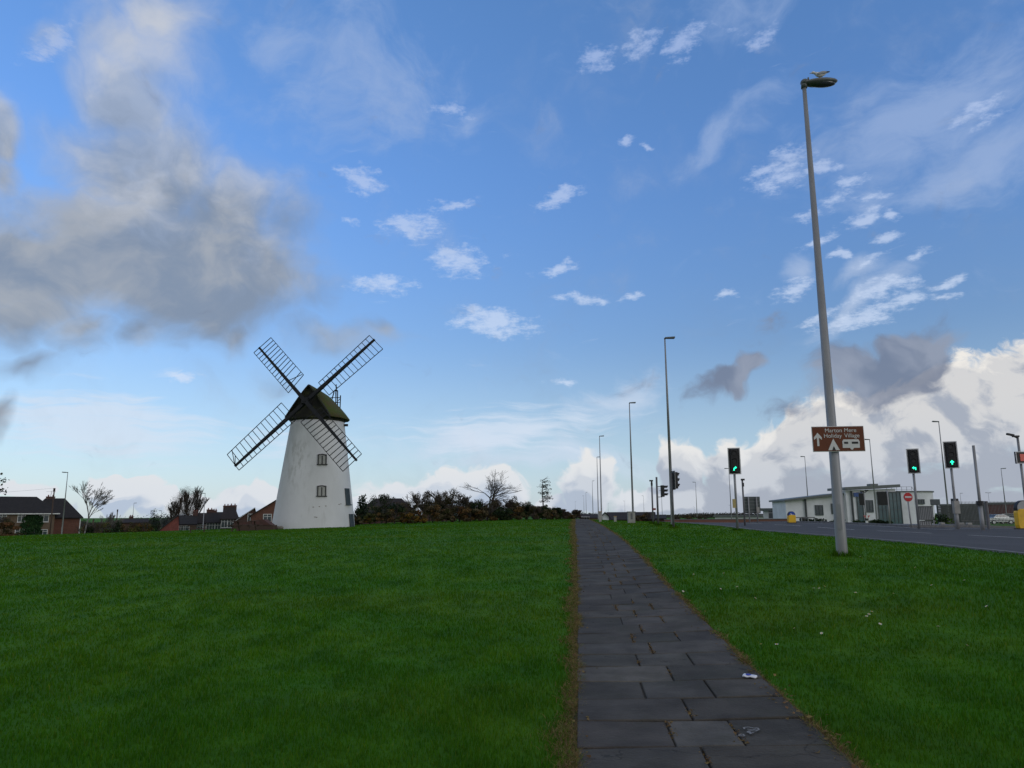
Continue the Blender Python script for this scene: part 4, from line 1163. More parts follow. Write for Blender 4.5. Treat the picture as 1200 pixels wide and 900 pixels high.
def small_street():
    # no entry sign
    p = at(1068.5, 38.5); z = ztop(1063, 582.5, 38.5, p.x) - p.z; 
    t = thing('no_entry_sign', 'round red no entry sign with a white bar beside the left-arrow signal', 'sign', tuple(p))
    u, v = project((p.x, 38.5, p.z + z)); dx = (1063.3 - u) / F_PX * 38.5
    MB().tube((0, 0, -.3), (dx * .95, 0, z), .035, .035, 10).build('post', MT['steel'], t, True)
    MB().disc((dx, z), .245, -.07, -.05, 28).build('border', MT['whitep'], t)
    MB().disc((dx, z), .225, -.082, -.071, 28).build('disc', MT['red'], t)
    MB().box((dx, -.089, z), (.33, .010, .085)).build('bar', signw, t)
    # white guard panels
    for px0, px1, y0, y1, dep, lab, nb in ((1077, 1095, 593, 609.5, 39.6, 'upper white barred guard panel beside the no entry sign', 9), (1079, 1092, 610, 619, 39.2, 'low white panel under the barred guard panel', 5)):
        a, b = at(px0, dep), at(px1, dep); w = b.x - a.x; zt_, zb = ztop(px0, y0, dep, a.x), max(H(a.x, dep) + .02, ztop(px0, y1, dep, a.x))
        t = thing('guard_barrier', lab, 'barrier', ((a.x + b.x) / 2, dep, zb), 0, 'white guard panels'); h_ = zt_ - zb
        bk = MB(); bk.box((0, .03, h_ / 2), (w, .02, h_ - .06)); bk.build('panel', mat('grey_white_panel', (.42, .43, .43), .7, 0, (.36, .37, .37), 3), t)
        f = MB()
        for z in (0.02, h_ - .02): f.box((0, 0, z), (w, .035, .035))
        for i in range(nb + 1): f.box((-w / 2 + w * i / nb, 0, h_ / 2), (.022, .022, h_ - .05))
        f.build('bars', mat('dark_bar', (.10, .11, .11), .6), t)
        l = MB()
        for s in (-1, 1): l.box((s * w / 2, .0, -(zb - H(a.x, dep)) / 2), (.05, .05, max(.06, zb - H(a.x, dep))))
        l.build('leg', MT['steel'], t)
    # yellow island bollards
    def bollard(px, dep, pt, pb_, col, lab, wpx):
        p = at(px, dep); h_ = ztop(px, pt, dep, p.x) - p.z; w = wpx / F_PX * dep
        t = thing('traffic_bollard', lab, 'bollard', tuple(p), 0, 'yellow traffic bollards')
        b = MB(); b.prism([(-w * .42, 0), (w * .42, 0), (w * .5, h_ * .15), (w * .5, h_ * .62), (w * .36, h_ * .72), (-w * .36, h_ * .72), (-w * .5, h_ * .62), (-w * .5, h_ * .15)], -.16, .16)
        b.build('body', MT['yellow'], t, bevel=.03)
        MB().box((0, 0, .03), (w * 1.05, .4, .08)).build('base', MT['black'], t)
        r = w * .44; zc = h_ - r
        MB().disc((0, zc), r * 1.08, -.10, .12, 24).build('disc_rim', MT['black'], t)
        o = MB().disc((0, zc), r, -.125, -.101, 24).build('disc', col, t)
        return t, r, zc
    t, r, zc = bollard(928, 52, 599.5, 615.5, MT['blue'], 'yellow bollard with a round blue arrow disc before the white building', 8.5)
    MB().prism([(-r * .5, zc + r * .35), (-r * .35, zc + r * .5), (r * .25, zc - r * .05), (r * .45, zc + r * .15), (r * .5, zc - r * .55), (-r * .2, zc - r * .5), (0, zc - r * .3)], -.135, -.127).build('arrow_symbol', signw, t)
    bollard(1202, 36, 587, 618, mat('grey_disc', (.33, .34, .34), .6), 'large yellow bollard with a blank grey disc cut by the right edge of the picture', 19)
    # marker with a red and white face
    p = at(1016, 56)
    t = thing('marker_post', 'low post with a red and white marker face before the white building', 'post', tuple(p))
    h_ = ztop(1016, 604, 56, p.x) - p.z
    MB().box((0, 0, h_ * .25), (.16, .14, h_ * .55)).build('foot', MT['whitep'], t, bevel=.01); MB().box((0, -.02, h_ * .53), (.2, .16, .18)).build('collar', MT['black'], t)
    MB().prism([(-.26, h_), (.26, h_), (.06, h_ * .60), (-.06, h_ * .60)], -.08, -.04).build('marker_face', mat('faint_red', (.45, .12, .12), .6), t); MB().box((0, -.095, h_ * .82), (.14, .02, .22)).build('marker_stripe', signw, t)
    # sign back
    p0, p1 = at(877, 56), at(892, 56)
    zt_, zb = ztop(884, 582, 56, p0.x), ztop(884, 601.5, 56, p0.x); w = 18.5 / F_PX * 56; cx = (p0.x + p1.x) / 2 - .1; g0 = H(cx, 56)
    t = thing('road_sign', 'large grey road sign seen from behind on two posts beyond the road', 'road sign', (cx, 56, g0))
    b = MB(); b.box((0, .05, (zt_ + zb) / 2 - g0), (w, .03, zt_ - zb)); b.build('board', mat('grey_green_sign_back', (.085, .105, .10), .5, .2, (.07, .085, .08), 2), t)
    b = MB()
    for k in range(5): b.box((0, .0, zb - g0 + (zt_ - zb) * (k + .5) / 5), (w, .04, .05))
    b.build('rail', mat('rail_grey', (.13, .15, .15), .5, .2), t)
    for s in (-.24, .26): MB().tube((s * w, -.06, -.2), (s * w, -.06, zt_ - g0 - .02), .05, .05, 10).build('post', MT['steel'], t, True)
    MB().box((.30 * w, -.13, zb - g0 + .25), (.22, .05, .42)).build('cabinet', MT['cream'], t)
    # control cabinet by the third lamp
    p = at(740, 58); h_ = ztop(740, 600, 58, p.x) - p.z; w = 8.2 / F_PX * 58
    p.z -= .0
    t = thing('control_cabinet', 'pale grey roadside cabinet standing in front of the third tall lamp', 'cabinet', tuple(p))
    b = MB(); b.box((0, 0, h_ / 2), (w, .4, h_)); bo = b.build('body', MT['cream'], t, bevel=.02)
    MB().box((0, 0, h_ + .02), (w + .08, .46, .05)).build('lid', MT['steel'], bo)
    MB().box((.0, -.21, h_ * .62), (w * .26, .02, h_ * .55)).build('door', MT['steel_d'], bo)
    # long rail and bin near the first bollard
    a, b_ = at(932, 60), at(955, 60); 
    t = thing('guard_rail', 'dark horizontal guard rail in front of the left wing of the white building', 'rail', tuple(a)); w = b_.x - a.x; zt_ = ztop(943, 606.5, 60, a.x) - a.z
    MB().box((w / 2, 0, zt_), (w, .06, .07)).build('rail', MT['steel_d'], t)
    for i in range(4):
        MB().box((w * i / 3, 0, zt_ / 2 - .1), (.06, .06, zt_ + .2)).build('post', MT['steel'], t)
    p = at(941, 61); t = thing('litter_bin', 'small round black litter bin behind the guard rail', 'bin', tuple(p))
    h_ = ztop(941, 607.5, 61, p.x) - p.z
    MB().tube((0, 0, 0), (0, 0, h_ * .8), .22, .27, 14).build('body', MT['black'], t); MB().ell((0, 0, h_ * .8), (.27, .27, .2)).build('lid', MT['black'], t, True)
    p = at(713, 62); h_ = .8
    for px, lab in ((721, 'small cream bollard post right of the path end'), (703.5, 'pale orange topped post at the path end')):
        p = at(px, 66); t = thing('marker_post', lab, 'post', tuple(p)); h_ = ztop(px, 605.5 if px > 710 else 600, 66, p.x) - p.z
        MB().box((0, 0, h_ / 2 - .1), (.22, .16, h_ + .2)).build('post', MT['cream'], t, bevel=.02); MB().box((0, 0, h_ + .03), (.26, .2, .06)).build('cap', mat('ochre', (.35, .22, .08), .7), t)
small_street()

# longer unmown tufts round the feet of the posts that stand in the grass
def tuft_pos(cx, cy, rad, n, r):
    a = r.uniform(0, 6.283, n); q = rad + np.abs(r.normal(0, .07, n)); return cx + np.cos(a) * q, cy + np.sin(a) * q
r_t = np.random.default_rng(5)
tx_, ty_ = [], []
for o in list(bpy.data.objects):
    if o.parent is None and o.name.split('.')[0] in ('street_lamp', 'traffic_light', 'signal_pole') and o.location.y < 90 and o.location.x > 2:
        if o.location.x > float(rn(o.location.y)): continue
        a_, b_ = tuft_pos(o.location.x, o.location.y, .11, 420, r_t); tx_.append(a_); ty_.append(b_)
tg = blades('long_grass', 0, 0, 0, 0, gcol, .06, .16, None, .0006, 6, gb, .5, (np.concatenate(tx_), np.concatenate(ty_)))
tag(tg, 'longer unmown grass tufts round the feet of the posts', 'grass', kind='stuff')
# ------------------------------------------------------------------ buildings
def sig(v): return H(*v)
fasc = MT['whitep']
def house(label, px0, px1, dep, eave, ridge, wall, roof, kind='side', dd=8.0, base=None, wins=(), chims=(), over=.35, ridge_px=None, name='house', group=None, fascia=True, cat='house', doors=()):
    xa_, xb_ = at(px0, dep).x, at(px1, dep).x
    cx = (xa_ + xb_) / 2; yw = -math.atan2(cx, dep); cy_ = math.cos(yw); w = (xb_ - xa_) * cy_
    g0 = min(H(cx, dep), H(cx, dep + dd)) if base is None else ztop(px0, base, dep, xa_)
    g0 -= .2
    t = thing(name, label, cat, (cx, dep, g0), yw, group)
    ez = ztop((px0 + px1) / 2, eave, dep, cx) - g0
    dr = dep + (dd / 2 if kind in ('side', 'hip') else 0)
    rz = ztop((px0 + px1) / 2, ridge, dr, cx * dr / dep) - g0
    m = MB(); m.box((0, dd / 2, ez / 2), (w, dd, ez))
    if kind == 'gable':
        rp = 0 if ridge_px is None else (at(ridge_px, dep).x - cx) * cy_
        m.prism([(-w / 2, ez), (w / 2, ez), (rp, rz - .12)], 0, dd)
    m.build('wall', wall, t)
    r = MB(); o = over; th = .18
    if kind == 'side':
        pts = [(-o, ez - .05), (dd / 2, rz), (dd + o, ez - .05), (dd + o, ez - .05 - th), (dd / 2, rz - th * 1.3), (-o, ez - .05 - th)]
        n = 6; vs = [(x, y, z) for x in (-w / 2 - .2, w / 2 + .2) for y, z in pts]
        r.add(vs, [(0, 1, 4, 5), (1, 2, 3, 4), (11, 10, 7, 6), (10, 9, 8, 7)] + [(i, n + i, n + (i + 1) % n, (i + 1) % n) for i in range(n)])
        # gable infill
        m2 = MB()
        for s in (-1, 1):
            m2.add([(s * (w / 2 - .02), 0.02, ez), (s * (w / 2 - .02), dd - .02, ez), (s * (w / 2 - .02), dd / 2, rz - .2), (s * (w / 2 - .2), 0.02, ez), (s * (w / 2 - .2), dd - .02, ez), (s * (w / 2 - .2), dd / 2, rz - .2)], [(0, 1, 2), (5, 4, 3), (0, 3, 4, 1), (1, 4, 5, 2), (2, 5, 3, 0)])
        m2.build('gable', wall, t)
    elif kind == 'hip':
        k = min(w * .45, dd / 2)
        ll, lr = k, k
        if ridge_px is not None:
            ll = (at(ridge_px[0], dep).x - cx) * cy_ * dr / dep + w / 2; lr = w / 2 - (at(ridge_px[1], dep).x - cx) * cy_ * dr / dep
        vs = [(-w / 2 - o, -o, ez), (w / 2 + o, -o, ez), (w / 2 + o, dd + o, ez), (-w / 2 - o, dd + o, ez), (-w / 2 + ll, dd / 2, rz), (w / 2 - lr, dd / 2, rz), (-w / 2 - o, -o, ez - th), (w / 2 + o, -o, ez - th), (w / 2 + o, dd + o, ez - th), (-w / 2 - o, dd + o, ez - th)]
        r.add(vs, [(0, 1, 5, 4), (1, 2, 5), (2, 3, 4, 5), (3, 0, 4), (9, 8, 7, 6), (0, 6, 7, 1), (1, 7, 8, 2), (2, 8, 9, 3), (3, 9, 6, 0)])
    elif kind == 'gable':
        ex = ez - .1
        pts = [(-w / 2 - o, ex - th * .3), (rp, rz), (w / 2 + o, ex - th * .3), (w / 2 + o, ex - th * 1.5), (rp, rz - th * 1.3), (-w / 2 - o, ex - th * 1.5)]
        n = 6; vs = [(x, y, z) for y in (-.3, dd + .2) for x, z in pts]
        r.add(vs, [(0, 1, 4, 5), (1, 2, 3, 4), (11, 10, 7, 6), (10, 9, 8, 7)] + [(i, n + i, n + (i + 1) % n, (i + 1) % n) for i in range(n)])
    elif kind == 'flat':
        r.add(*(lambda v: (v, [(0, 1, 2, 3), (7, 6, 5, 4), (0, 4, 5, 1), (1, 5, 6, 2), (2, 6, 7, 3), (3, 7, 4, 0)]))([(-w / 2 - o, -o, ez), (w / 2 + o, -o, ez), (w / 2 + o, dd + o, ez), (-w / 2 - o, dd + o, ez), (-w / 2 - o, -o, rz), (w / 2 + o, -o, rz), (w / 2 + o, dd + o, rz), (-w / 2 - o, dd + o, rz)]))
    ro = r.build('roof', roof, t)
    if fascia and kind in ('side', 'hip'):
        MB().box((0, -o - .02, ez - .10), (w + 2 * o, .03, .16)).build('gutter', fasc, ro)
    if fascia and kind == 'gable':
        f = MB(); f.beam((-w / 2 - o, -.33, ex - .2), (rp, -.33, rz - .1), .05, .22, (0, 1, 0)); f.beam((w / 2 + o, -.33, ex - .2), (rp, -.33, rz - .1), .05, .22, (0, 1, 0)); f.build('bargeboard', fasc, ro)
    for (cpx, ct, cw) in chims:
        q = (at(cpx, dep).x - cx) * cy_ * dr / dep
        yq = dd / 2 + .1
        zt_ = ztop(cpx, ct, dep + yq, (cx + q) * (dep + yq) / dep) - g0
        c = MB(); c.box((q, yq, (zt_ + ez) / 2), (cw, .6, zt_ - ez)); c.box((q, yq, zt_ - .12), (cw + .12, .72, .14)); ch = c.build('chimney', MT['brick_d'], ro)
        for s in ((-.25, .25) if cw > .7 else (0,)):
            MB().tube((q + s * cw, yq, zt_ - .05), (q + s * cw, yq, zt_ + .32), .12, .10, 8).build('chimney_pot', MT['roof_r'], ro)
    for (wx, wy, ww, wh) in wins:
        q = (at(wx, dep).x - cx) * cy_; z = ztop(wx, wy, dep, cx + q) - g0
        f = MB()
        for s in (-1, 1): f.box((q + s * ww / 2, -.03, z), (.08, .12, wh + .08)); f.box((q, -.03, z + s * wh / 2), (ww + .08, .11, .08))
        n = max(2, int(round(ww / .65)))
        for i in range(1, n): f.box((q - ww / 2 + ww * i / n, -.025, z), (.06, .09, wh))
        f.box((q, -.025, z + wh * .22), (ww, .08, .05))
        f.box((q, -.06, z - wh / 2 - .06), (ww + .2, .2, .05))
        fo = f.build('window', fasc, t); MB().box((q, -.005, z), (ww, .04, wh)).build('pane', MT['glass'], fo)
    for (wx, ww, wh) in doors:
        q = (at(wx, dep).x - cx) * cy_
        do = MB().box((q, -.03, .2 + wh / 2), (ww, .1, wh)).build('door', MT['whitep'], t); MB().box((q + ww * .3, -.1, 1.2), (.05, .05, .2)).build('handle', MT['steel_d'], do)
    return t, cx, dep, g0, w, ez, rz

# --- brick houses at the far left
D1 = 132
h1 = house('buff brick house with a dark hipped roof and ivy at the left edge', -46, 62.5, D1, 601.5, 582, MT['brick_y'], MT['roof'], 'hip', 9, base=633, ridge_px=(-20, 37.5), over=.75,
      wins=((22, 607, 1.1, 1.4), (49, 606.5, 1.5, 1.5), (-1, 607, 1.3, 1.4), (21.5, 624.5, 1.3, 1.3), (47, 625, 2.0, 1.2)))
h2 = house('red brick house with a hipped dark roof and broad chimney behind the ivied one', 28, 92, D1 + 9, 606.5, 584, MT['brick'], MT['roof'], 'hip', 10, base=630, ridge_px=(48, 71), over=.5, chims=((54, 582, 1.5),), fascia=False)
MB().box((h2[4] / 2 + .02, -.08, 2.0), (.16, .1, 4)).build('drainpipe', fasc, h2[0])
aer = MB(); q = (at(54, D1 + 9).x - h2[1]) * .86; z = ztop(54, 582, D1 + 14, h2[1] + q) - h2[3]
aer.tube((q, 5.1, z), (q, 5.1, z + 1.1), .03, .03, 6)
aer.beam((q - .8, 5.1, z + .95), (q + .8, 5.1, z + .95), .03, .03)
for k in range(6): aer.beam((q - .7 + .28 * k, 4.75, z + .95), (q - .7 + .28 * k, 5.45, z + .95), .025, .025)
aer.build('aerial', MT['steel_d'], h2[0])

# --- leaves: helper for foliage made of many small leaves
def leafcloud(name, m, parent, clumps, n, size, seed, squash=.7, cols=((1, 1, 1),), drop=.0):
    r = np.random.default_rng(seed)
    cl = np.array(clumps, float)         # x y z rx ry rz
    wts = (cl[:, 3] * cl[:, 4] * cl[:, 5]) ** .67; idx = r.choice(len(cl), n, p=wts / wts.sum())
    d = r.normal(size=(n, 3)); d /= np.linalg.norm(d, axis=1)[:, None]
    rad_ = r.uniform(.35, 1.05, n) ** .6
    p = cl[idx, :3] + d * rad_[:, None] * cl[idx, 3:6] * (1 + .18 * r.normal(size=(n, 1)))
    a = r.normal(size=(n, 3)); a /= np.linalg.norm(a, axis=1)[:, None]
    b = np.cross(a, r.normal(size=(n, 3))); b /= np.linalg.norm(b, axis=1)[:, None]
    s = size * r.uniform(.5, 1.3, n)[:, None]
    v = np.stack([p - a * s, p - b * s * squash, p + a * s, p + b * s * squash], 1).reshape(-1, 3)
    f = np.arange(4 * n).reshape(n, 4)
    cc_ = np.array(cols)[r.integers(0, len(cols), len(cl))][idx] * r.uniform(.7, 1.35, (n, 1))
    o = rawmesh(name, v, f, m, False, np.repeat(cc_[:, None, :], 4, 1).reshape(-1, 3))
    o.parent = parent
    return o
def leafmat(name, col, rough=.8):
    m = bpy.data.materials.new(name); m.use_nodes = True; nt = m.node_tree; b = nt.nodes['Principled BSDF']; b.inputs['Roughness'].default_value = rough; b.inputs['Specular IOR Level'].default_value = .15
    a = nt.nodes.new('ShaderNodeAttribute'); a.attribute_name = 'tint'
    x = nt.nodes.new('ShaderNodeMix'); x.data_type = 'RGBA'; x.blend_type = 'MULTIPLY'; x.inputs[0].default_value = 1; x.inputs[6].default_value = (*col, 1)
    nt.links.new(a.outputs['Color'], x.inputs[7]); nt.links.new(x.outputs[2], b.inputs['Base Color']); return m
LG = leafmat('evergreen_leaf', (.018, .032, .014)); LB = leafmat('autumn_leaf', (.098, .078, .042)); LI = leafmat('ivy_leaf', (.020, .055, .022)); LT = leafmat('twig_haze', (.085, .066, .050))
bark = mat('bark', (.055, .048, .040), .95, 0, (.035, .030, .026), 6, .5, 30); barkp = mat('pale_bark', (.10, .095, .085), .95, 0, (.06, .055, .05), 6)
iv = []
x0, zt_ = (at(34, D1).x - h1[1]) * .86, ztop(34, 602, D1, h1[1]) - h1[3]
for i in range(60):
    u = random.random(); vv = random.random(); wd = (20 - 8 * abs(vv - .6)) / F_PX * D1 / 2
    iv.append((x0 + (random.uniform(-1, 1)) * wd, -.12, .4 + vv * (zt_ - .7), .55, .16, .5))
leafcloud('ivy', LI, h1[0], iv, 5200, .13, 5, cols=((1, 1, 1), (.6, .7, .6), (1.5, 1.3, 1)))

# --- the row of houses between the hedge and the mill
HG = 'houses in the row behind the field'
house('low dark roofed house partly hidden by the hedge, left of the small dark fir', 143, 172, 175, 612, 607.5, MT['brick_d'], MT['roof_b'], 'side', 8, base=632, group=HG, fascia=False, chims=((152, 605, .9),))
house('low house with a red pink tiled roof sloping down to the left', 186, 209, 150, 621.5, 603, MT['roof_r'], MT['roof_b'], 'gable', 5, base=634, group=HG, ridge_px=207.5, fascia=False)
house('dark roofed house with pale lower windows just right of the red roof', 205, 229, 158, 614, 604, MT['brick_y'], MT['roof'], 'side', 8, base=634, group=HG, chims=((227, 599, 1.0),), wins=((209, 619, 1.6, 1.0), (216, 619, 1.6, 1.0)), fascia=False)
house('brown roofed house behind the pale lamp with a cream front', 226, 244, 160, 613, 601, MT['cream'], MT['roof_b'], 'side', 8, base=634, group=HG, wins=((232, 618, 1.8, 1.2),), fascia=False)
house('dark roofed house with two chimneys and pale bay windows', 241, 262, 156, 612, 600, MT['render'], MT['roof'], 'side', 8, base=634, group=HG, chims=((244, 597, 1.3), (250, 598, .8)), wins=((246, 617.5, 1.7, 1.6), (256, 617.5, 1.7, 1.6)), fascia=False)
house('tall dark house with a blunt roof between the chimneys and the white gable', 258.5, 277, 150, 608, 593.5, MT['brick_d'], MT['roof_b'], 'hip', 9, base=634, group=HG, ridge_px=(262, 273), wins=((262, 613.5, 1.2, 1.6), (269, 613.5, 1.2, 1.6)), fascia=False, chims=((263, 592.5, 1.2), (271, 592, 1.4)))
house('dark house with a white bargeboard running down its long left slope', 273, 300, 140, 611, 594.5, MT['brick_d'], MT['roof'], 'gable', 9, base=634, group=HG, ridge_px=297, wins=((292, 608, .9, 1.8),), doors=((276, 1.0, 2.0),))
house('big brown roofed brick house half hidden behind the left foot of the mill', 293, 350, 122, 603.5, 582, MT['brick'], MT['roof_b'], 'gable', 10, base=634, group=HG, ridge_px=327, wins=((312, 607.5, 1.25, 1.35),), fascia=False)
# roofs in the scrub right of the mill and at the path end
house('brown hipped roof house sunk in the scrub right of the mill', 418, 486, 118, 600, 584, MT['brick_d'], MT['roof_b'], 'hip', 9, base=618, group=HG, ridge_px=(440, 470), fascia=False)
house('small brown house with a brick chimney among the bare scrub', 497, 530, 122, 600, 592, MT['brick_d'], MT['roof_b'], 'side', 8, base=616, group=HG, chims=((513, 583, 1.2),), fascia=False)
house('long low dark roofed building with a white gable end beside the path end', 711, 768, 150, 608.5, 600, MT['brick_d'], MT['roof_b'], 'side', 10, base=613, group=HG, fascia=False)
house('little white gabled house at the end of the path', 705, 713.5, 140, 606, 599.5, MT['render'], MT['roof'], 'gable', 8, base=612, group=HG, fascia=False)
house('pinkish low house at the very end of the path', 680, 702, 190, 606.5, 602.5, mat('pink_brick', (.30, .18, .14), .9), MT['roof_b'], 'side', 8, base=611, group=HG, fascia=False, wins=((686, 608, 2, 1.0),))
house('dark low shed behind the slim signal poles', 769, 780, 130, 607, 603, MT['brick_d'], MT['roof'], 'side', 6, base=612, group=HG, fascia=False)

# --- low buildings and wall beyond the road
def wallrun(label, name, px0, px1, dep, top, m, cat='wall', thick=.3, group=None, coping=True):
    a, b = at(px0, dep), at(px1, dep); cx = (a.x + b.x) / 2; g0 = H(cx, dep) - .3
    t = thing(name, label, cat, (cx, dep, g0), 0, group); h_ = ztop((px0 + px1) / 2, top, dep, cx) - g0
    MB().box((0, 0, h_ / 2), (b.x - a.x, thick, h_)).build('wall', m, t)
    if coping: MB().box((0, 0, h_ + .04), (b.x - a.x + .1, thick + .12, .08)).build('coping', MT['steel_d'], t)
wallrun('long low red brick wall beyond the far side of the road', 'brick_wall', 779, 926, 92, 608.8, mat('wall_brick_far', (.19, .085, .06), .9, 0, (.14, .065, .05), .5))
house('long low flat roofed building far beyond the low brick wall', 838, 894, 170, 606, 603.5, MT['render'], MT['roof_g'], 'flat', 12, base=612, fascia=False, name='flat_roofed_building', cat='building')
house('small white flat roofed block left of the main white building', 895, 924, 104, 598.5, 595.5, MT['render'], MT['roof_g'], 'flat', 10, base=616, fascia=False, name='flat_roofed_building', cat='building', wins=((911, 603, 2.2, 1.1),))

def centre():
    dep = 96
    X = lambda px: at(px, dep).x
    cx = X(1010); g0 = ztop(1010, 618, dep, cx) - .3
    t = thing('white_building', 'large white rendered building with a sloping left wing, teal glass bay and curved end', 'building', (cx, dep, g0))
    Zr = lambda px, py, d=dep: ztop(px, py, d, X(px)) - g0
    L_ = lambda px: X(px) - cx
    wl_ = MT['render']; dark = mat('anthracite_trim', (.05, .06, .065), .6)
    # left wing, wall top follows the rising roof
    w = MB(); w.prism([(L_(922.5), 0), (L_(989), 0), (L_(989), Zr(989, 580)), (L_(922.5), Zr(922.5, 587.5))], 0, 5); w.build('wing_wall', wl_, t)
    w = MB(); w.prism([(L_(919.5), Zr(919.5, 587.6)), (L_(989) - .03, Zr(989, 580.2)), (L_(989) - .03, Zr(989, 577.5)), (L_(940), Zr(940, 583)), (L_(919.5), Zr(919.5, 585.6))], -.7, 5.3); w.build('wing_roof', MT['roof_g'], t)
    # taller middle part
    w = MB(); w.prism([(L_(989) + .02, 0), (L_(1047.5), 0), (L_(1047.5), Zr(1047.5, 573)), (L_(989) + .02, Zr(989, 575))], -1.2, 3); w.build('hall_wall', wl_, t)
    w = MB(); w.prism([(L_(986), Zr(986, 574.5)), (L_(1050), Zr(1050, 571.5)), (L_(1050), Zr(1050, 568.2)), (L_(986), Zr(986, 571.5))], -2.0, 3.4); w.build('hall_roof', MT['roof_g'], t)
    w = MB(); w.box((L_(1031), 1, Zr(1031, 569) + .1), (1.0, 1, .3)); w.build('roof_vent', MT['roof_g'], t)
    # curved white end
    xa_, xb_ = L_(1052.5), L_(1107); zt_ = Zr(1076, 576.8); n = 14; r = 3.4
    out = [(xa_, 10), (xa_, -.6)] + [(xb_ - r + r * math.sin(math.pi / 2 * i / n), -.6 + r - r * math.cos(math.pi / 2 * i / n)) for i in range(n + 1)] + [(xb_, 10)]
    k = len(out); w = MB(); w.add([(x, y, z) for z in (0, zt_) for x, y in out], [tuple(range(k)), tuple(range(2 * k - 1, k - 1, -1))] + [(i, (i + 1) % k, k + (i + 1) % k, k + i) for i in range(k)]); w.build('curved_wall', wl_, t)
    o2 = [(x * 1.0 + (.12 if x > xa_ else 0), y - (.12 if y < 5 else 0)) for x, y in out]
    w = MB(); w.add([(x, y, z) for z in (zt_ + .003, zt_ + .16) for x, y in o2], [tuple(range(k)), tuple(range(2 * k - 1, k - 1, -1))] + [(i, (i + 1) % k, k + (i + 1) % k, k + i) for i in range(k)]); w.build('parapet', MT['roof_g'], t)
    w = MB()
    for px in (1050, 1056, 1062, 1068, 1074, 1080): w.tube((L_(px), 1.5, zt_), (L_(px), 1.5, zt_ + .75), .025, .025, 6)
    w.beam((L_(1050), 1.5, zt_ + .75), (L_(1080), 1.5, zt_ + .75), .04, .04); w.beam((L_(1050), 1.5, zt_ + .4), (L_(1080), 1.5, zt_ + .4), .03, .03); w.beam((L_(1080), 1.5, zt_ + .75), (L_(1084), 1.5, zt_ + .1), .04, .04)
    w.build('roof_railing', MT['steel'], t)
    # dark plinth
    w = MB(); w.box(((L_(922.5) + L_(989)) / 2 - .01, -.03, Zr(950, 613.5) / 2), (L_(989) - L_(922.5), .1, Zr(950, 613.5))); w.box(((L_(989) + L_(1024)) / 2, -1.24, Zr(1000, 609.5) / 2 - .1), (L_(1002) - L_(989) + 1.2, .08, Zr(1000, 609.5) - .3)); w.build('plinth', MT['brick_d'], t)
    def win(px0, px1, y0, y1, m, yoff, name='window', nb=2, hb=1):
        a, b = L_(px0), L_(px1); z1, z0 = Zr((px0 + px1) / 2, y0, dep + yoff), Zr((px0 + px1) / 2, y1, dep + yoff); z0 = max(z0, .35)
        f = MB()
        for x in (a, b): f.box((x, yoff - .03, (z0 + z1) / 2), (.10, .12, z1 - z0 + .1))
        for z in (z0, z1): f.box(((a + b) / 2, yoff - .03, z), (b - a - .09, .11, .10))
        for i in range(1, nb): f.box((a + (b - a) * i / nb, yoff - .03, (z0 + z1) / 2), (.07, .10, z1 - z0 - .09))
        for i in range(1, hb + 1): f.box(((a + b) / 2, yoff - .025, z0 + (z1 - z0) * i / (hb + 1)), (b - a - .09, .08, .06))
        fo = f.build(name, MT['teal_d'], t)
        MB().box(((a + b) / 2, yoff - .005, (z0 + z1) / 2), (b - a, .05, z1 - z0)).build('pane', m, fo)
    win(957, 965.5, 592.3, 603.5, MT['glass'], -.02); win(976, 983, 590.5, 602, MT['glass'], -.02)
    win(1001.5, 1008, 577.5, 617.5, MT['teal'], -1.22, 'glazed_strip', 1, 6)
    win(1012, 1019.5, 586.5, 600, MT['glass'], -1.22, nb=2)
    win(1025.5, 1052, 576.8, 617.8, MT['teal'], -1.3, 'glazed_bay', 6, 3)
    win(1073.5, 1082.5, 585.5, 590.5, MT['glass'], -.63, nb=3, hb=0)
    w = MB(); w.box((L_(1094.2), .02, Zr(1095, 588.5)), (2.2, .12, .75)); 
    T = w.build('window', MT['teal_d'], t); T.location = (0, .0, 0)
    MB().box((L_(1094.2), -.05, Zr(1095, 588.5)), (1.9, .06, .6)).build('pane', MT['glass'], T)
    w = MB(); w.box((L_(1003), -1.36, Zr(1003, 580)), (1.1, .06, .5)); w.build('blue_notice', mat('blue_notice_panel', (.04, .09, .28), .5), t)
    w = MB()
    for px in (945.5, 995.5): w.tube((L_(px), -.14 if px < 980 else -1.34, 0), (L_(px), -.14 if px < 980 else -1.34, Zr(px, 584.5 if px < 980 else 576)), .12, .12, 8)
    w.build('drainpipe', dark, t)
centre()

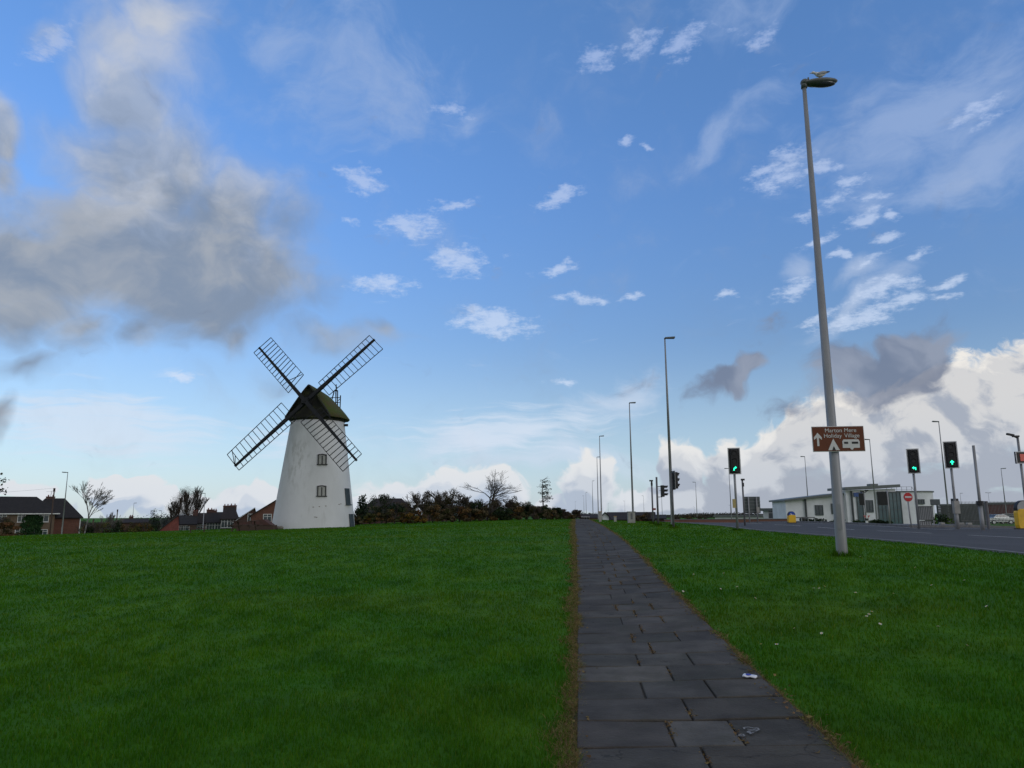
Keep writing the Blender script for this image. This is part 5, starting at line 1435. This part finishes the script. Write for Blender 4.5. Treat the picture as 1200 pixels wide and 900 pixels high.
# hedge strip, planting and clutter before the white building
def clump(px, dep, w, h_, m, label, name='shrub', n=500, cols=((1, 1, 1), (.7, .7, .7)), group=None, size=.09, cat='shrub'):
    p = at(px, dep); t = thing(name, label, cat, tuple(p), 0, group)
    cl = [(random.uniform(-w / 2, w / 2), random.uniform(-.3, .3), random.uniform(.2, .7) * h_, w * .25, .35, h_ * .35) for _ in range(7)]
    leafcloud('foliage', m, t, cl, n, size, int(px * 7) % 999, cols=cols)
    s = MB()
    for i in range(5): s.tube((random.uniform(-w / 4, w / 4), 0, -.1), (random.uniform(-w / 3, w / 3), 0, h_ * .6), .03, .01, 5)
    s.build('stem', bark, t); return t
for i, (px, lab) in enumerate(((957, 'low planting under the left wing window'), (978, 'low planting beside the nearest lamp post'), (1013, 'dark low shrub left of the marker post'), (1023, 'dark low shrub right of the marker post'), (1034, 'low dark shrub under the teal glass bay'), (1100, 'yellow green shrub beside the guard panels'))):
    clump(px, 70 if px < 1050 else 60, 1.6, .55 if px < 1050 else .9, LG, lab, group='low planting beyond the road', cols=((1.2, 1.2, 1), (.7, .7, .7)) if px < 1050 else ((3, 3, 1), (1, 1, 1)))

# dark slatted fence and low dark building to the right
def right_side():
    dep = 66
    a, b = at(1101, dep), at(1156, dep); cx = (a.x + b.x) / 2; g0 = H(cx, dep) - .1
    t = thing('slatted_fence', 'tall dark grey slatted fence between the white building and the brick block', 'fence', (cx, dep, g0)); w = b.x - a.x
    h_ = ztop(1128, 592, dep, cx) - g0
    m = MB(); n = 13
    for k in range(n): m.box((0, 0, h_ * (k + .5) / n), (w, .04, h_ / n * .86))
    m.build('slats', MT['fence'], t)
    for i in range(6): MB().box((-w / 2 + w * i / 5, .07, h_ / 2), (.1, .09, h_ + .1)).build('post', MT['teal_d'], t)
    house('red brick block with a dark parapet right of the slatted fence', 1146, 1236, 118, 591, 588.5, brickmat('maroon_brick', (.14, .042, .036), (.10, .03, .028), (.08, .05, .045)), MT['roof_g'], 'flat', 8, base=622, fascia=False, name='brick_block', cat='building', over=.1, wins=((1163, 611, 1.6, .9), (1184, 606, 1.8, 1.0)))
    house('low dark grey building behind the slatted fence', 1104, 1150, 106, 592.5, 590.5, MT['fence'], MT['roof_g'], 'flat', 6, base=622, fascia=False, name='grey_block', cat='building', over=.1)
    # railing with verticals along the roof edge
    a, b = at(1128, 60), at(1200, 60); cx = (a.x + b.x) / 2; g0 = H(cx, 60)
    t = thing('palisade_railing', 'tall thin grey palisade railing in front of the fence and the brick block', 'railing', (cx, 60, g0)); w = b.x - a.x; h_ = ztop(1160, 587.5, 60, cx) - g0
    m = MB(); n = 44
    for i in range(n + 1): m.box((-w / 2 + w * i / n, 0, h_ / 2), (.022, .02, h_))
    m.build('pales', MT['steel_d'], t); m = MB(); m.box((0, .05, h_ * .88), (w, .04, .05)); m.box((0, .05, .4), (w, .04, .05)); m.build('rail', MT['steel_d'], t)
    # parked silver car
    p = at(1170, 108); t = thing('parked_car', 'silver car parked behind the railing, only its roof and side showing', 'car', (p.x, p.y, p.z - .05), R(6))
    prof = [(-2.05, .35), (-2.1, .75), (-1.95, .92), (-1.25, .98), (-.65, 1.40), (.55, 1.44), (1.25, 1.02), (1.95, .90), (2.08, .65), (2.05, .35)]
    m = MB(); m.prism(prof, -.82, .82, lambda v: (v[0], v[1] * (1 - .16 * max(0, v[2] - .95) / .5), v[2])); m.build('body', MT['silver'], t, bevel=.05)
    for s in (-1, 1):
        m = MB(); m.prism([(-1.1, 1.0), (-.6, 1.34), (.5, 1.38), (1.05, 1.03)], s * .80 - .03, s * .80 + .03, lambda v: (v[0], v[1] * (1 - .14 * max(0, v[2] - .95) / .5), v[2])); m.build('side_window', MT['glass'], t)
        for x in (-1.3, 1.3):
            wq = MB().disc((x, .33), .33, s * .76 - .1, s * .76 + .1, 20).build('wheel', MT['tyre'], t); MB().disc((x, .33), .2, s * .76 - .11, s * .76 + .11, 14).build('rim', MT['silver'], wq)
        MB().box((-2.05, s * .6, .72), (.1, .3, .14)).build('headlight', MT['whitep'], t)
    m = MB(); m.box((-.92, 0, 1.2), (.04, 1.3, .5), 0, Matrix.Rotation(R(52), 3, 'Y')); m.build('windscreen', MT['glass'], t)
    # traffic cones / clutter by the right hand kerb
    for px, lab in ((1104, 'low grey kerb block beside the rightmost full signal'), (1127, 'pale stone block left of the headless pole'), (1136, 'small pale stone block near the headless pole')):
        p = at(px, 40); t = tag(MB().box((0, 0, 0), (.26, .2, .12)).build('stone_block', MT['cream'], None, bevel=.03), lab, 'stone block', 'blocks along the kerb'); t.location = (p.x, p.y, p.z + .18); t.rotation_euler = (0, 0, random.uniform(-.3, .3))
    p = at(1122, 41); t = thing('control_cabinet', 'black cabinet on a post behind the thick based signal', 'cabinet', tuple(p)); z = ztop(1121, 587, 41, p.x) - p.z
    MB().box((0, 0, z - .25), (.30, .25, .75)).build('body', MT['black'], t, bevel=.02); MB().tube((0, 0, -.2), (0, 0, z - .5), .06, .06, 8).build('post', MT['steel_d'], t)
right_side()

# ------------------------------------------------------------------ trees
def branchy(seed, h_, lean=(0, 0), spread=.6, depth_=5, r0=.12, n0=3, ang=.55, up=.35, minr=.008, trunk_frac=.3, shorten=.74):
    rr = random.Random(seed); T = MB(); C = MB()
    ends = []
    def grow(p, d, l, r, k):
        segs = 3 if k < 2 else 2; q = p
        for i in range(segs):
            d2 = (d + Vector((rr.gauss(0, .10), rr.gauss(0, .10), 0)) + Vector((lean[0], lean[1], 0)) * .06 * (k + 1) + Vector((0, 0, up * .12))).normalized()
            q2 = q + d2 * (l / segs); ra = r * (1 - .28 * i / segs); rb = r * (1 - .28 * (i + 1) / segs)
            (T if k == 0 else C).tube(q, q2, ra, rb, 7 if k < 1 else (5 if k < 3 else 3), k == 0)
            if k > 0 and k < depth_ and rr.random() < .55:
                side_(q2, d2, l * .55, rb * .5, k + 1)
            q, d = q2, d2
        if k < depth_:
            for j in range(n0 if k < 2 else rr.choice((2, 2, 3))):
                side_(q, d, l * shorten * rr.uniform(.75, 1.15), r * .62, k + 1)
        else: ends.append(q)
    def side_(q, d, l, r, k):
        a = rr.uniform(0, 6.283); s = ang * rr.uniform(.5, 1.25) * spread / .6
        o = Vector((math.cos(a), math.sin(a), 0)); nd = (d * math.cos(s) + (o - d * o.dot(d)) * math.sin(s)).normalized()
        grow(q, nd, l, max(r, minr), k)
    grow(Vector((0, 0, -.2)), Vector((lean[0] * .3, lean[1] * .3, 1)).normalized(), h_ * trunk_frac + .2, r0, 0)
    # rescale to height
    zs = max(v[2] for v in C.v)
    k = h_ / zs
    for m in (T, C): m.v = [(x * k, y * k, z * k) for x, y, z in m.v]
    return T, C, ends
def bare_tree(label, px, dep, top, seed, m=bark, group=None, name='bare_tree', lab_extra=None, **kw):
    p = at(px, dep); h_ = ztop(px, top, dep, p.x) - p.z
    t = thing(name, label, 'tree', tuple(p), 0, group)
    T, C, _ = branchy(seed, h_, **kw)
    T.build('trunk', m, t, True, fixn=False); C.build('crown', m, t, False, fixn=False)
    return t
grey_twig = mat('grey_twig', (.16, .15, .14), .9)
dark_twig = mat('dark_twig', (.055, .048, .042), .9)
bare_tree('leafless pale tree bent to the right by the wind beside the brick houses', 98, 92, 563, 21, grey_twig, lean=(.20, 0), spread=.42, depth_=6, r0=.085, trunk_frac=.26, minr=.012, n0=3, up=.3)
bare_tree('large leafless tree with a rounded fan of branches above the scrub', 570, 104, 549, 23, dark_twig, lean=(.16, 0), spread=.80, depth_=6, r0=.17, trunk_frac=.22, minr=.007, n0=3, ang=.52, up=.30, shorten=.80)
p = at(638, 100); wt = thing('wind_bent_tree', 'thin wind-bent tree with ragged tiers of leaves near the path end of the scrub', 'tree', tuple(p))
hh = ztop(638, 562, 100, p.x) - p.z
T = MB(); pt = [Vector((-.10 * math.sin(k / 8 * 3.0) - .02 * k, 0, hh * k / 8 - (.2 if k == 0 else 0))) for k in range(9)]
for k in range(8): T.tube(pt[k], pt[k + 1], .13 - .013 * k, .13 - .013 * (k + 1), 7, False)
T.build('trunk', dark_twig, wt, True); C = MB()
for z in (.45, .5, .56, .62, .67, .73, .79, .85, .92, .98):
    q = Vector((-.2, 0, hh * z))
    for s in (1, 1, 1, -1):
        e = q + Vector((s * random.uniform(.5, 1.7 - z) * (1 if s > 0 else .45), random.uniform(-.6, .6), random.uniform(.05, .45))); C.tube(q, e, .035, .01, 4, False)
        C.tube(q.lerp(e, .6), e + Vector((random.uniform(-.1, .4), 0, random.uniform(-.1, .3))), .015, .006, 3, False)
C.build('branches', dark_twig, wt)
leafcloud('leaves', LG, wt, [(random.uniform(-.5, 1.1) * (1.25 - z), random.uniform(-.3, .3), z * hh, .55 + .55 * random.random() * (1.3 - z), .4, .20) for z in (.45, .52, .56, .64, .67, .75, .81, .85, .95)], 620, .075, 77)
for px, top, s, wh in ((116, 603, 4, 'leftmost'), (122, 600, 5, 'second'), (127, 599, 6, 'third'), (130, 603, 9, 'rightmost')):
    bare_tree(wh + ' of the four small leafless saplings above the hedge', px, 150, top, 40 + s, grey_twig, group='pale saplings above the hedge', lean=(.12, 0), spread=.4, depth_=5, r0=.08, trunk_frac=.35, minr=.024, ang=.35)
for i, (px, top, s, lab) in enumerate(((201, 590, 4, 'leftmost and shortest bare poplar of the tight clump'), (206, 581, 5, 'second bare poplar from the left in the tight clump'), (212, 573, 6, 'third bare poplar from the left in the tight clump'), (217, 568.5, 9, 'tallest bare poplar, fourth in the tight clump'), (222, 571, 11, 'fifth bare poplar, at the right of the tight clump'), (226, 582, 12, 'rightmost low bare poplar of the tight clump'))):
    tt = bare_tree(lab, px, 168, top, 60 + s, dark_twig, group='bare poplars', name='poplar', lean=(.03, 0), spread=.34, depth_=5, r0=.16, trunk_frac=.22, minr=.028, ang=.32, up=.8)
    hh = ztop(px, top, 168, tt.location.x) - tt.location.z
    leafcloud('twig_haze', LT, tt, [(random.uniform(-.7, .7), random.uniform(-.5, .5), hh * (.35 + .55 * k / 9), 1.25, .8, 1.0) for k in range(10)], 6500, .10, 300 + s, squash=.16)

def leafy(label, px, dep, top, wpx, kind, seed, group=None, name='scrub_tree', n=1500, base=0.0):
    rr = random.Random(seed); p = at(px, dep); top -= 4 if kind == 'twig' and dep < 115 else 0; h_ = ztop(px, top, dep, p.x) - p.z; w = wpx / F_PX * dep
    t = thing(name, label, 'tree' if 'tree' in name else 'bush', tuple(p), 0, group)
    T, C, _ = branchy(seed, h_ * .97, spread=.5, depth_=3, r0=.07 + h_ * .012, trunk_frac=.3, minr=.02, n0=3)
    T.build('trunk', bark, t, True, fixn=False)
    if kind != 'fir': C.build('branches', dark_twig, t, fixn=False)
    cl = []
    if kind == 'fir':
        for k in range(22):
            f = k / 21; cl.append((rr.uniform(-.3, .3) * w * (1 - f), rr.uniform(-.3, .3) * w, h_ * (.15 + .8 * f), w * .42 * (1 - f * .7), w * .4 * (1 - f * .7), h_ * .09))
    else:
        for k in range(22):
            f = rr.random() ** .8; cl.append((rr.uniform(-.5, .5) * w * (1 - f * .45), rr.uniform(-.35, .35) * w, h_ * (base + .08 + (.80 - base) * f), w * rr.uniform(.10, .2), w * .2, h_ * rr.uniform(.07, .15)))
    m, cols = dict(fir=(LG, ((1, 1, 1), (.6, .7, .6))), green=(LG, ((1, 1, 1), (.6, .7, .6), (1.3, 1.1, .7))), brown=(LB, ((1, 1, 1), (.6, .6, .6), (.5, .6, .4), (1.2, .9, .6))),
                   olive=(LB, ((.9, 1.15, .5), (.5, .7, .4), (1.5, 1.1, .4), (.6, .5, .4))), red=(LB, ((1.2, .75, .55), (.8, .6, .5), (.5, .55, .4))), twig=(LT, ((1, 1, 1), (.7, .7, .7), (.8, .9, .5))))[kind]
    leafcloud('crown', m, t, cl, n if kind != 'twig' else int(n * 2.2), .11 if kind != 'twig' else .12, seed, cols=cols, squash=.7 if kind != 'twig' else .2)
    return t
SG = 'scrub trees lining the far side of the field'
kinds_lab = dict(green='dark evergreen bush', brown='brown autumn bush', olive='olive and gold leaved bush', red='rusty red leaved bush', twig='half bare bush')
# (px, depth, top, width px, kind)
scr = [(424, 90, 580, 22, 'fir'), (417, 84, 604, 16, 'brown'), (433, 88, 602, 20, 'olive'), (447, 104, 577, 34, 'green'), (452, 86, 596, 26, 'brown'), (462, 90, 590, 28, 'green'), (474, 84, 599, 24, 'olive'),
       (481, 98, 582, 22, 'twig'), (487, 86, 597, 22, 'red'), (497, 98, 578, 24, 'twig'), (492, 82, 603, 14, 'olive'), (507, 90, 592, 22, 'brown'), (519, 97, 577, 22, 'twig'), (522, 86, 596, 22, 'brown'), (531, 96, 574, 22, 'twig'), (538, 88, 592, 24, 'red'),
       (546, 97, 583, 20, 'twig'), (552, 87, 595, 24, 'brown'), (561, 95, 586, 20, 'green'), (571, 88, 594, 26, 'brown'), (583, 94, 586, 22, 'twig'), (590, 88, 594, 24, 'green'), (600, 95, 585, 20, 'twig'), (607, 90, 593, 22, 'brown'),
       (617, 94, 591, 20, 'green'), (626, 90, 596, 20, 'twig'), (636, 94, 591, 22, 'green'), (645, 90, 597, 18, 'brown'), (652, 95, 594, 16, 'green'), (660, 96, 600, 15, 'twig'), (668, 102, 601, 14, 'brown'), (676, 110, 601, 12, 'twig'), (440, 108, 592, 26, 'brown'), (470, 112, 590, 30, 'twig'), (503, 108, 587, 30, 'brown'), (513, 110, 584, 26, 'twig'), (528, 108, 584, 28, 'green'), (543, 108, 588, 26, 'brown'), (556, 108, 588, 28, 'twig'), (566, 107, 590, 26, 'brown'), (577, 107, 589, 28, 'twig'), (594, 108, 589, 30, 'brown'), (611, 108, 590, 30, 'twig'), (630, 109, 592, 28, 'brown'), (648, 110, 596, 26, 'twig')]
names_used = {}
for i, (px, dep, top, wp, kd) in enumerate(scr):
    where = ('beside the right foot of the mill' if px < 440 else 'in front of the sunken brown roof' if px < 490 else 'around the small house with the brick chimney' if px < 535 else 'left of the big bare tree' if px < 562 else 'under the big bare tree' if px < 585 else 'between the big bare tree and the wind-bent tree' if px < 628 else 'around the thin wind-bent tree' if px < 650 else 'where the scrub ends by the path')
    if i >= 32: where = where.replace('in front of', 'behind').replace('under', 'behind').replace('around', 'behind') + ', at the back'
    size = 'low ' if top > 597 else 'tall ' if top < 585 else ''
    base_l = ('dark fir tree' if kd == 'fir' else kinds_lab[kd])
    lab = f'{size}{base_l} {where}'
    c = names_used.get(lab, 0); names_used[lab] = c + 1
    if c: lab = f'{size}{base_l} {where}, the right one' if c == 1 else f'{size}{base_l} {where}, the rightmost'
    leafy(lab, px, dep, top, wp, kd, 100 + i, SG, n=1500)
hed = [(97, 126, 613, 12, 'brown'), (104, 124, 612, 13, 'green'), (114, 122, 611, 14, 'twig'), (108, 140, 616, 14, 'brown'), (121, 132, 612, 16, 'olive'), (133, 130, 611, 18, 'green'), (146, 134, 612, 18, 'brown'), (159, 128, 610, 18, 'olive'), (171, 128, 609, 16, 'olive'), (182, 130, 613, 12, 'green')]
hl = ['low brown bush tight against the right corner of the red brick house', 'dark green bush under the bent pale tree', 'bare grey bush just right of the bent pale tree', 'low brown bush at the left end of the hedge, beside the bent pale tree', 'olive bush under the four pale saplings', 'dark green bush just right of the pale saplings', 'brown bush under the low dark roof', 'olive bush below the small far lamp in the hedge', 'golden olive bush below the small dark fir', 'dark green bush at the right end of the hedge beside the red roof']
for (px, dep, top, wp, kd), lab in zip(hed, hl): leafy(lab, px, dep, top, wp, kd, 200 + px, 'hedge bushes left of the red roof', 'hedge_bush', 1300)
leafy('small dark rounded fir above the low roofs left of the poplars', 178, 180, 596.5, 17, 'fir', 301, None, 'fir_tree', 1500)
leafy('rusty red bush at the left edge in front of the buff brick house', 6, 96, 611, 30, 'red', 302, None, 'bush', 2600)
leafy('brown and green bush climbing the left of the buff brick house', -10, 100, 604, 30, 'brown', 303, None, 'bush', 2000)
for px, top, kd, lab in ((792, 604, 'twig', 'far bush left of the low brick wall'), (806, 603, 'brown', 'far brown bush behind the low brick wall'), (822, 604, 'twig', 'far twiggy bush behind the right of the low brick wall'), (750, 603, 'brown', 'far brown bush behind the slim signal poles'), (759, 600, 'twig', 'far bare bush behind the side-on signal')):
    leafy(lab, px, 135, top, 16, kd, 400 + px, 'far bushes beyond the road', 'far_bush', 900)
# tree at the left edge: only a leafy twig enters the picture
p = at(-60, 30); t = thing('broadleaf_tree', 'tree outside the left edge whose leafy twig hangs into the picture', 'tree', tuple(p))
T = MB(); T.tube((0, 0, -.2), (.1, 0, 2.4), .16, .12, 10); T.build('trunk', bark, t, True)
C = MB(); tip = Vector((at(-2, 30).x - p.x, 0, ztop(0, 575, 30, at(0, 30).x) - p.z)); 
C.tube((.1, 0, 2.3), tip * .6 + Vector((0, 0, .9)), .06, .03, 6); C.tube(tip * .6 + Vector((0, 0, .9)), tip + Vector((.1, 0, -.05)), .03, .008, 5); C.tube(tip * .6 + Vector((0, 0, .9)), tip + Vector((-.05, 0, .5)), .02, .006, 5); C.tube((.1, 0, 2.3), (-1, .3, 3.6), .07, .02, 6); C.build('branch', bark, t)
leafcloud('leaves', LG, t, [(tip.x + .0, 0, tip.z + .02, .20, .2, .16), (tip.x - .05, 0, tip.z + .42, .14, .2, .10), (tip.x - .7, 0, tip.z + .3, .5, .5, .6), (-1, .3, 3.6, .8, .8, .6), (-.2, 0, 3.4, .9, .8, .7)], 1500, .05, 9)

# telegraph poles and wires
def pole(px, dep, top, label, r=.13):
    p = at(px, dep); h_ = ztop(px, top, dep, p.x) - p.z
    t = thing('telegraph_pole', label, 'telegraph pole', tuple(p), 0, 'telegraph poles behind the field')
    MB().tube((0, 0, -.3), (0, 0, h_), r, r * .8, 8).build('post', MT['wood'], t, True)
    MB().box((0, 0, h_ - .25), (.26, .12, .5)).build('fitting', MT['black'], t)
    return Vector((p.x, p.y, p.z + h_))
a = pole(57, 112, 572, 'telegraph pole in front of the left brick houses', .11)
b = pole(135, 170, 597, 'telegraph pole above the hedge left of the small far lamp')
pole(108, 178, 608, 'short telegraph pole between the bent tree and the saplings')
w = MB(); N = 14
for (s, e, sag) in ((a, Vector((-120, 112, a.z - .5)), 1.0), (a, Vector((-95, 150, a.z - 1.8)), .8)):
    for i in range(N):
        f0_, f1_ = i / N, (i + 1) / N
        w.tube(s.lerp(e, f0_) - Vector((0, 0, sag * 4 * f0_ * (1 - f0_))), s.lerp(e, f1_) - Vector((0, 0, sag * 4 * f1_ * (1 - f1_))), .012, .012, 3, False)
tag(w.build('telegraph_wire', MT['steel_d'], fixn=False), 'thin wires running left from the telegraph pole over the brick houses', 'wire')

# ------------------------------------------------------------------ field furniture
def picnic(px, dep, wpx, label, rz):
    p = at(px, dep); L_ = wpx / F_PX * dep
    t = thing('picnic_table', label, 'picnic table', tuple(p), rz, 'picnic tables by the mill'); k = L_ / 1.9
    m = MB()
    for i in range(5): m.box((0, (-.3 + .15 * i) * k, .74 * k), (1.9 * k, .135 * k, .045 * k))
    m.build('table_top', MT['wood'], t)
    for s in (-1, 1):
        m = MB()
        for j in (0, 1): m.box((0, s * (.66 + .15 * j) * k, .45 * k), (1.9 * k, .135 * k, .045 * k))
        m.build('bench', MT['wood'], t)
        m = MB()
        for x in (-.65, .65): m.beam((x * k, s * .62 * k, -.05), (x * k, s * .22 * k, .72 * k), .09 * k, .05 * k)
        m.build('leg', MT['wood'], t)
    m = MB()
    for x in (-.65, .65): m.beam((x * k, -.8 * k, .40 * k), (x * k, .8 * k, .40 * k), .05 * k, .09 * k)
    m.build('cross_bar', MT['wood'], t)
picnic(231, 62, 21, 'small weathered picnic table on the grass in front of the pale lamp', R(24))
picnic(286, 62, 30, 'wide brown picnic table left of the mill', R(-8))
# long brown timber deck with a sloping top next to the table
p = at(301, 66); t = thing('timber_planter', 'long low timber planter with a sloping brown top beside the mill foot', 'planter', tuple(p))
m = MB(); m.box((0, 0, .2), (3.2, 1.1, .5)); m.build('box', MT['wood'], t)
m = MB(); m.prism([(-1.7, .46), (1.4, .46), (.7, .95), (-.5, .80)], -.6, .6); m.build('sloping_top', mat('maroon_boards', (.085, .035, .03), .85, 0, (.06, .03, .025), 3), t)
for i, (px, lab) in enumerate(((322, 'pale boulder left of the mill foot, the taller one'), (328, 'flat pale boulder against the left foot of the mill'))):
    p = at(px, 66.5); m = MB(); m.ell((0, 0, .12), (.34 if i else .26, .25, .18 if i else .26), 10, 7); o = m.build('boulder', mat('boulder_stone', (.20, .18, .15), .9, 0, (.12, .11, .09), 5), None, True)
    for v in o.data.vertices: v.co *= 1 + random.uniform(-.12, .12)
    tag(o, lab, 'boulder', 'boulders by the mill'); o.location = p
# picnic-side: fence of pale low posts left of mill
# ------------------------------------------------------------------ litter, chalk mark, daisies
q = onground(879, 799)
t = thing('crushed_can', 'crushed blue and white drinks can lying near the right edge of the path', 'litter', (q.x, q.y, q.z + .045), R(-28))
m = MB(); n = 18
prof = [(-.075, .4), (-.068, .8), (-.055, 1), (-.02, .96), (.01, .80), (.035, .95), (.06, 1), (.072, .8), (.078, .45)]
vs = []
for x, rr in prof:
    for i in range(n):
        a = 2 * math.pi * i / n; vs.append((x, math.cos(a) * .042 * rr * 1.15, math.sin(a) * .016 * rr * (1.3 if math.sin(a) > 0 else .8) + .004 * math.sin(x * 90)))
m.add(vs, [(j * n + i, j * n + (i + 1) % n, (j + 1) * n + (i + 1) % n, (j + 1) * n + i) for j in range(len(prof) - 1) for i in range(n)] + [tuple(range(n)), tuple(range(len(vs) - 1, len(vs) - n - 1, -1))])
o = m.build('body', mat('can_white', (.75, .76, .80), .35, .2), t, True); o.scale = (.8, .8, .8)
m = MB(); m.ell((-.012, -.004, .017), (.034, .030, .0085), 12, 6); o = m.build('blue_label', mat('can_blue', (.02, .04, .40), .35), t, True); o.scale = (.8, .8, .8)
# chalk squiggle
def chalk(pts, w=.012):
    m = MB()
    W_ = [onground(*p_) for p_ in pts]
    for a, b in zip(W_[:-1], W_[1:]):
        d = (b - a); d.z = 0; nn = Vector((-d.y, d.x, 0)).normalized() * w / 2
        m.add([(v.x, v.y, H(v.x, v.y) + .041) for v in (a - nn, b - nn, b + nn, a + nn)], [(0, 1, 2, 3)])
    return m
m = chalk([(873, 862), (872, 860), (878, 859.5), (884, 861), (888, 860.5), (890, 862.5), (886, 864.5), (879, 864), (876, 865.5), (880, 867), (884, 866)])
for pts in ([(876, 862), (882, 863), (887, 862)], [(865, 870), (873, 870.5)], [(866, 868.8), (870, 868)], [(871, 868), (873, 870)], [(879, 865), (880, 868)]):
    c = chalk(pts); m.add(c.v, c.f)
ch = m.build('chalk_mark', mat('chalk', (.20, .20, .20), .9), path, fixn=False)
ch['label'] = 'faint pale chalk squiggle on a slab near the camera'
# daisies
dmesh = MB(); k = 9
for i in range(k):
    a = 2 * math.pi * i / k; dmesh.add([(0, 0, .055), (math.cos(a - .28) * .012, math.sin(a - .28) * .012, .058), (math.cos(a) * .019, math.sin(a) * .019, .060), (math.cos(a + .28) * .012, math.sin(a + .28) * .012, .058)], [(0, 1, 2, 3)])
d0 = thing('daisy', 'tiny white daisy in the grass right of the path', 'daisy', (0, 0, 0), 0, 'white daisies right of the path')
dmesh.build('petals', mat('petal_white', (.75, .75, .72), .7), d0, fixn=False)
MB().ell((0, 0, .059), (.006, .006, .004), 8, 5).build('flower_centre', MT['yellow'], d0)
MB().tube((0, 0, 0), (0, 0, .055), .0015, .0015, 5).build('stem', LG, d0)
dp = [(893, 761.5), (911, 761.5), (964, 746.5), (934, 741.5), (883, 704.5), (865, 691.5), (843, 693.5), (822, 643.5), (812, 676), (799, 696), (954, 693), (961, 693.5), (964, 690.5), (1003, 699), (1021, 722), (1018, 725), (1016, 727.5), (1030, 736), (990, 668), (920, 640), (849, 675), (1046, 700), (1100, 740), (1130, 762), (1094, 690), (1160, 715), (836, 659), (901, 655), (1010, 655), (1075, 668), (1132, 684)]
for i, (x, y) in enumerate(dp):
    q = onground(x, y); o = d0 if i == 0 else copy_tree(d0)
    s = .80 + .018 * q.y + random.uniform(0, .3); o.scale = (s, s, min(1.0, s)); o.location = (q.x, q.y, q.z); o.rotation_euler = (random.uniform(-.3, .3) + .35, random.uniform(-.2, .2), random.uniform(0, 6))
# the far-off belt of trees and roofs that closes the horizon
far = []
r5 = random.Random(9)
for i in range(420):
    a = -1.0 + 1.95 * i / 420 + r5.uniform(-.004, .004); d = r5.uniform(330, 460)
    x, y = math.sin(a) * d, math.cos(a) * d
    hh_ = r5.uniform(3.5, 6.5) * (1 + .5 * math.sin(i * .13) * math.sin(i * .041 + 1))
    hh_ *= 1 - .6 * float(ss(-.15, .05, a))
    far.append((x, y, H(x, y) + hh_ * .38, r5.uniform(5, 10), 4, hh_ * .5))
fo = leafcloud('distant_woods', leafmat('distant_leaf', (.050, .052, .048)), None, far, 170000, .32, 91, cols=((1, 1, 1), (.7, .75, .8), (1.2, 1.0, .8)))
tag(fo, 'far-off belt of trees closing the horizon behind the houses and the road', 'distant trees', kind='stuff')
print('part4 ok')
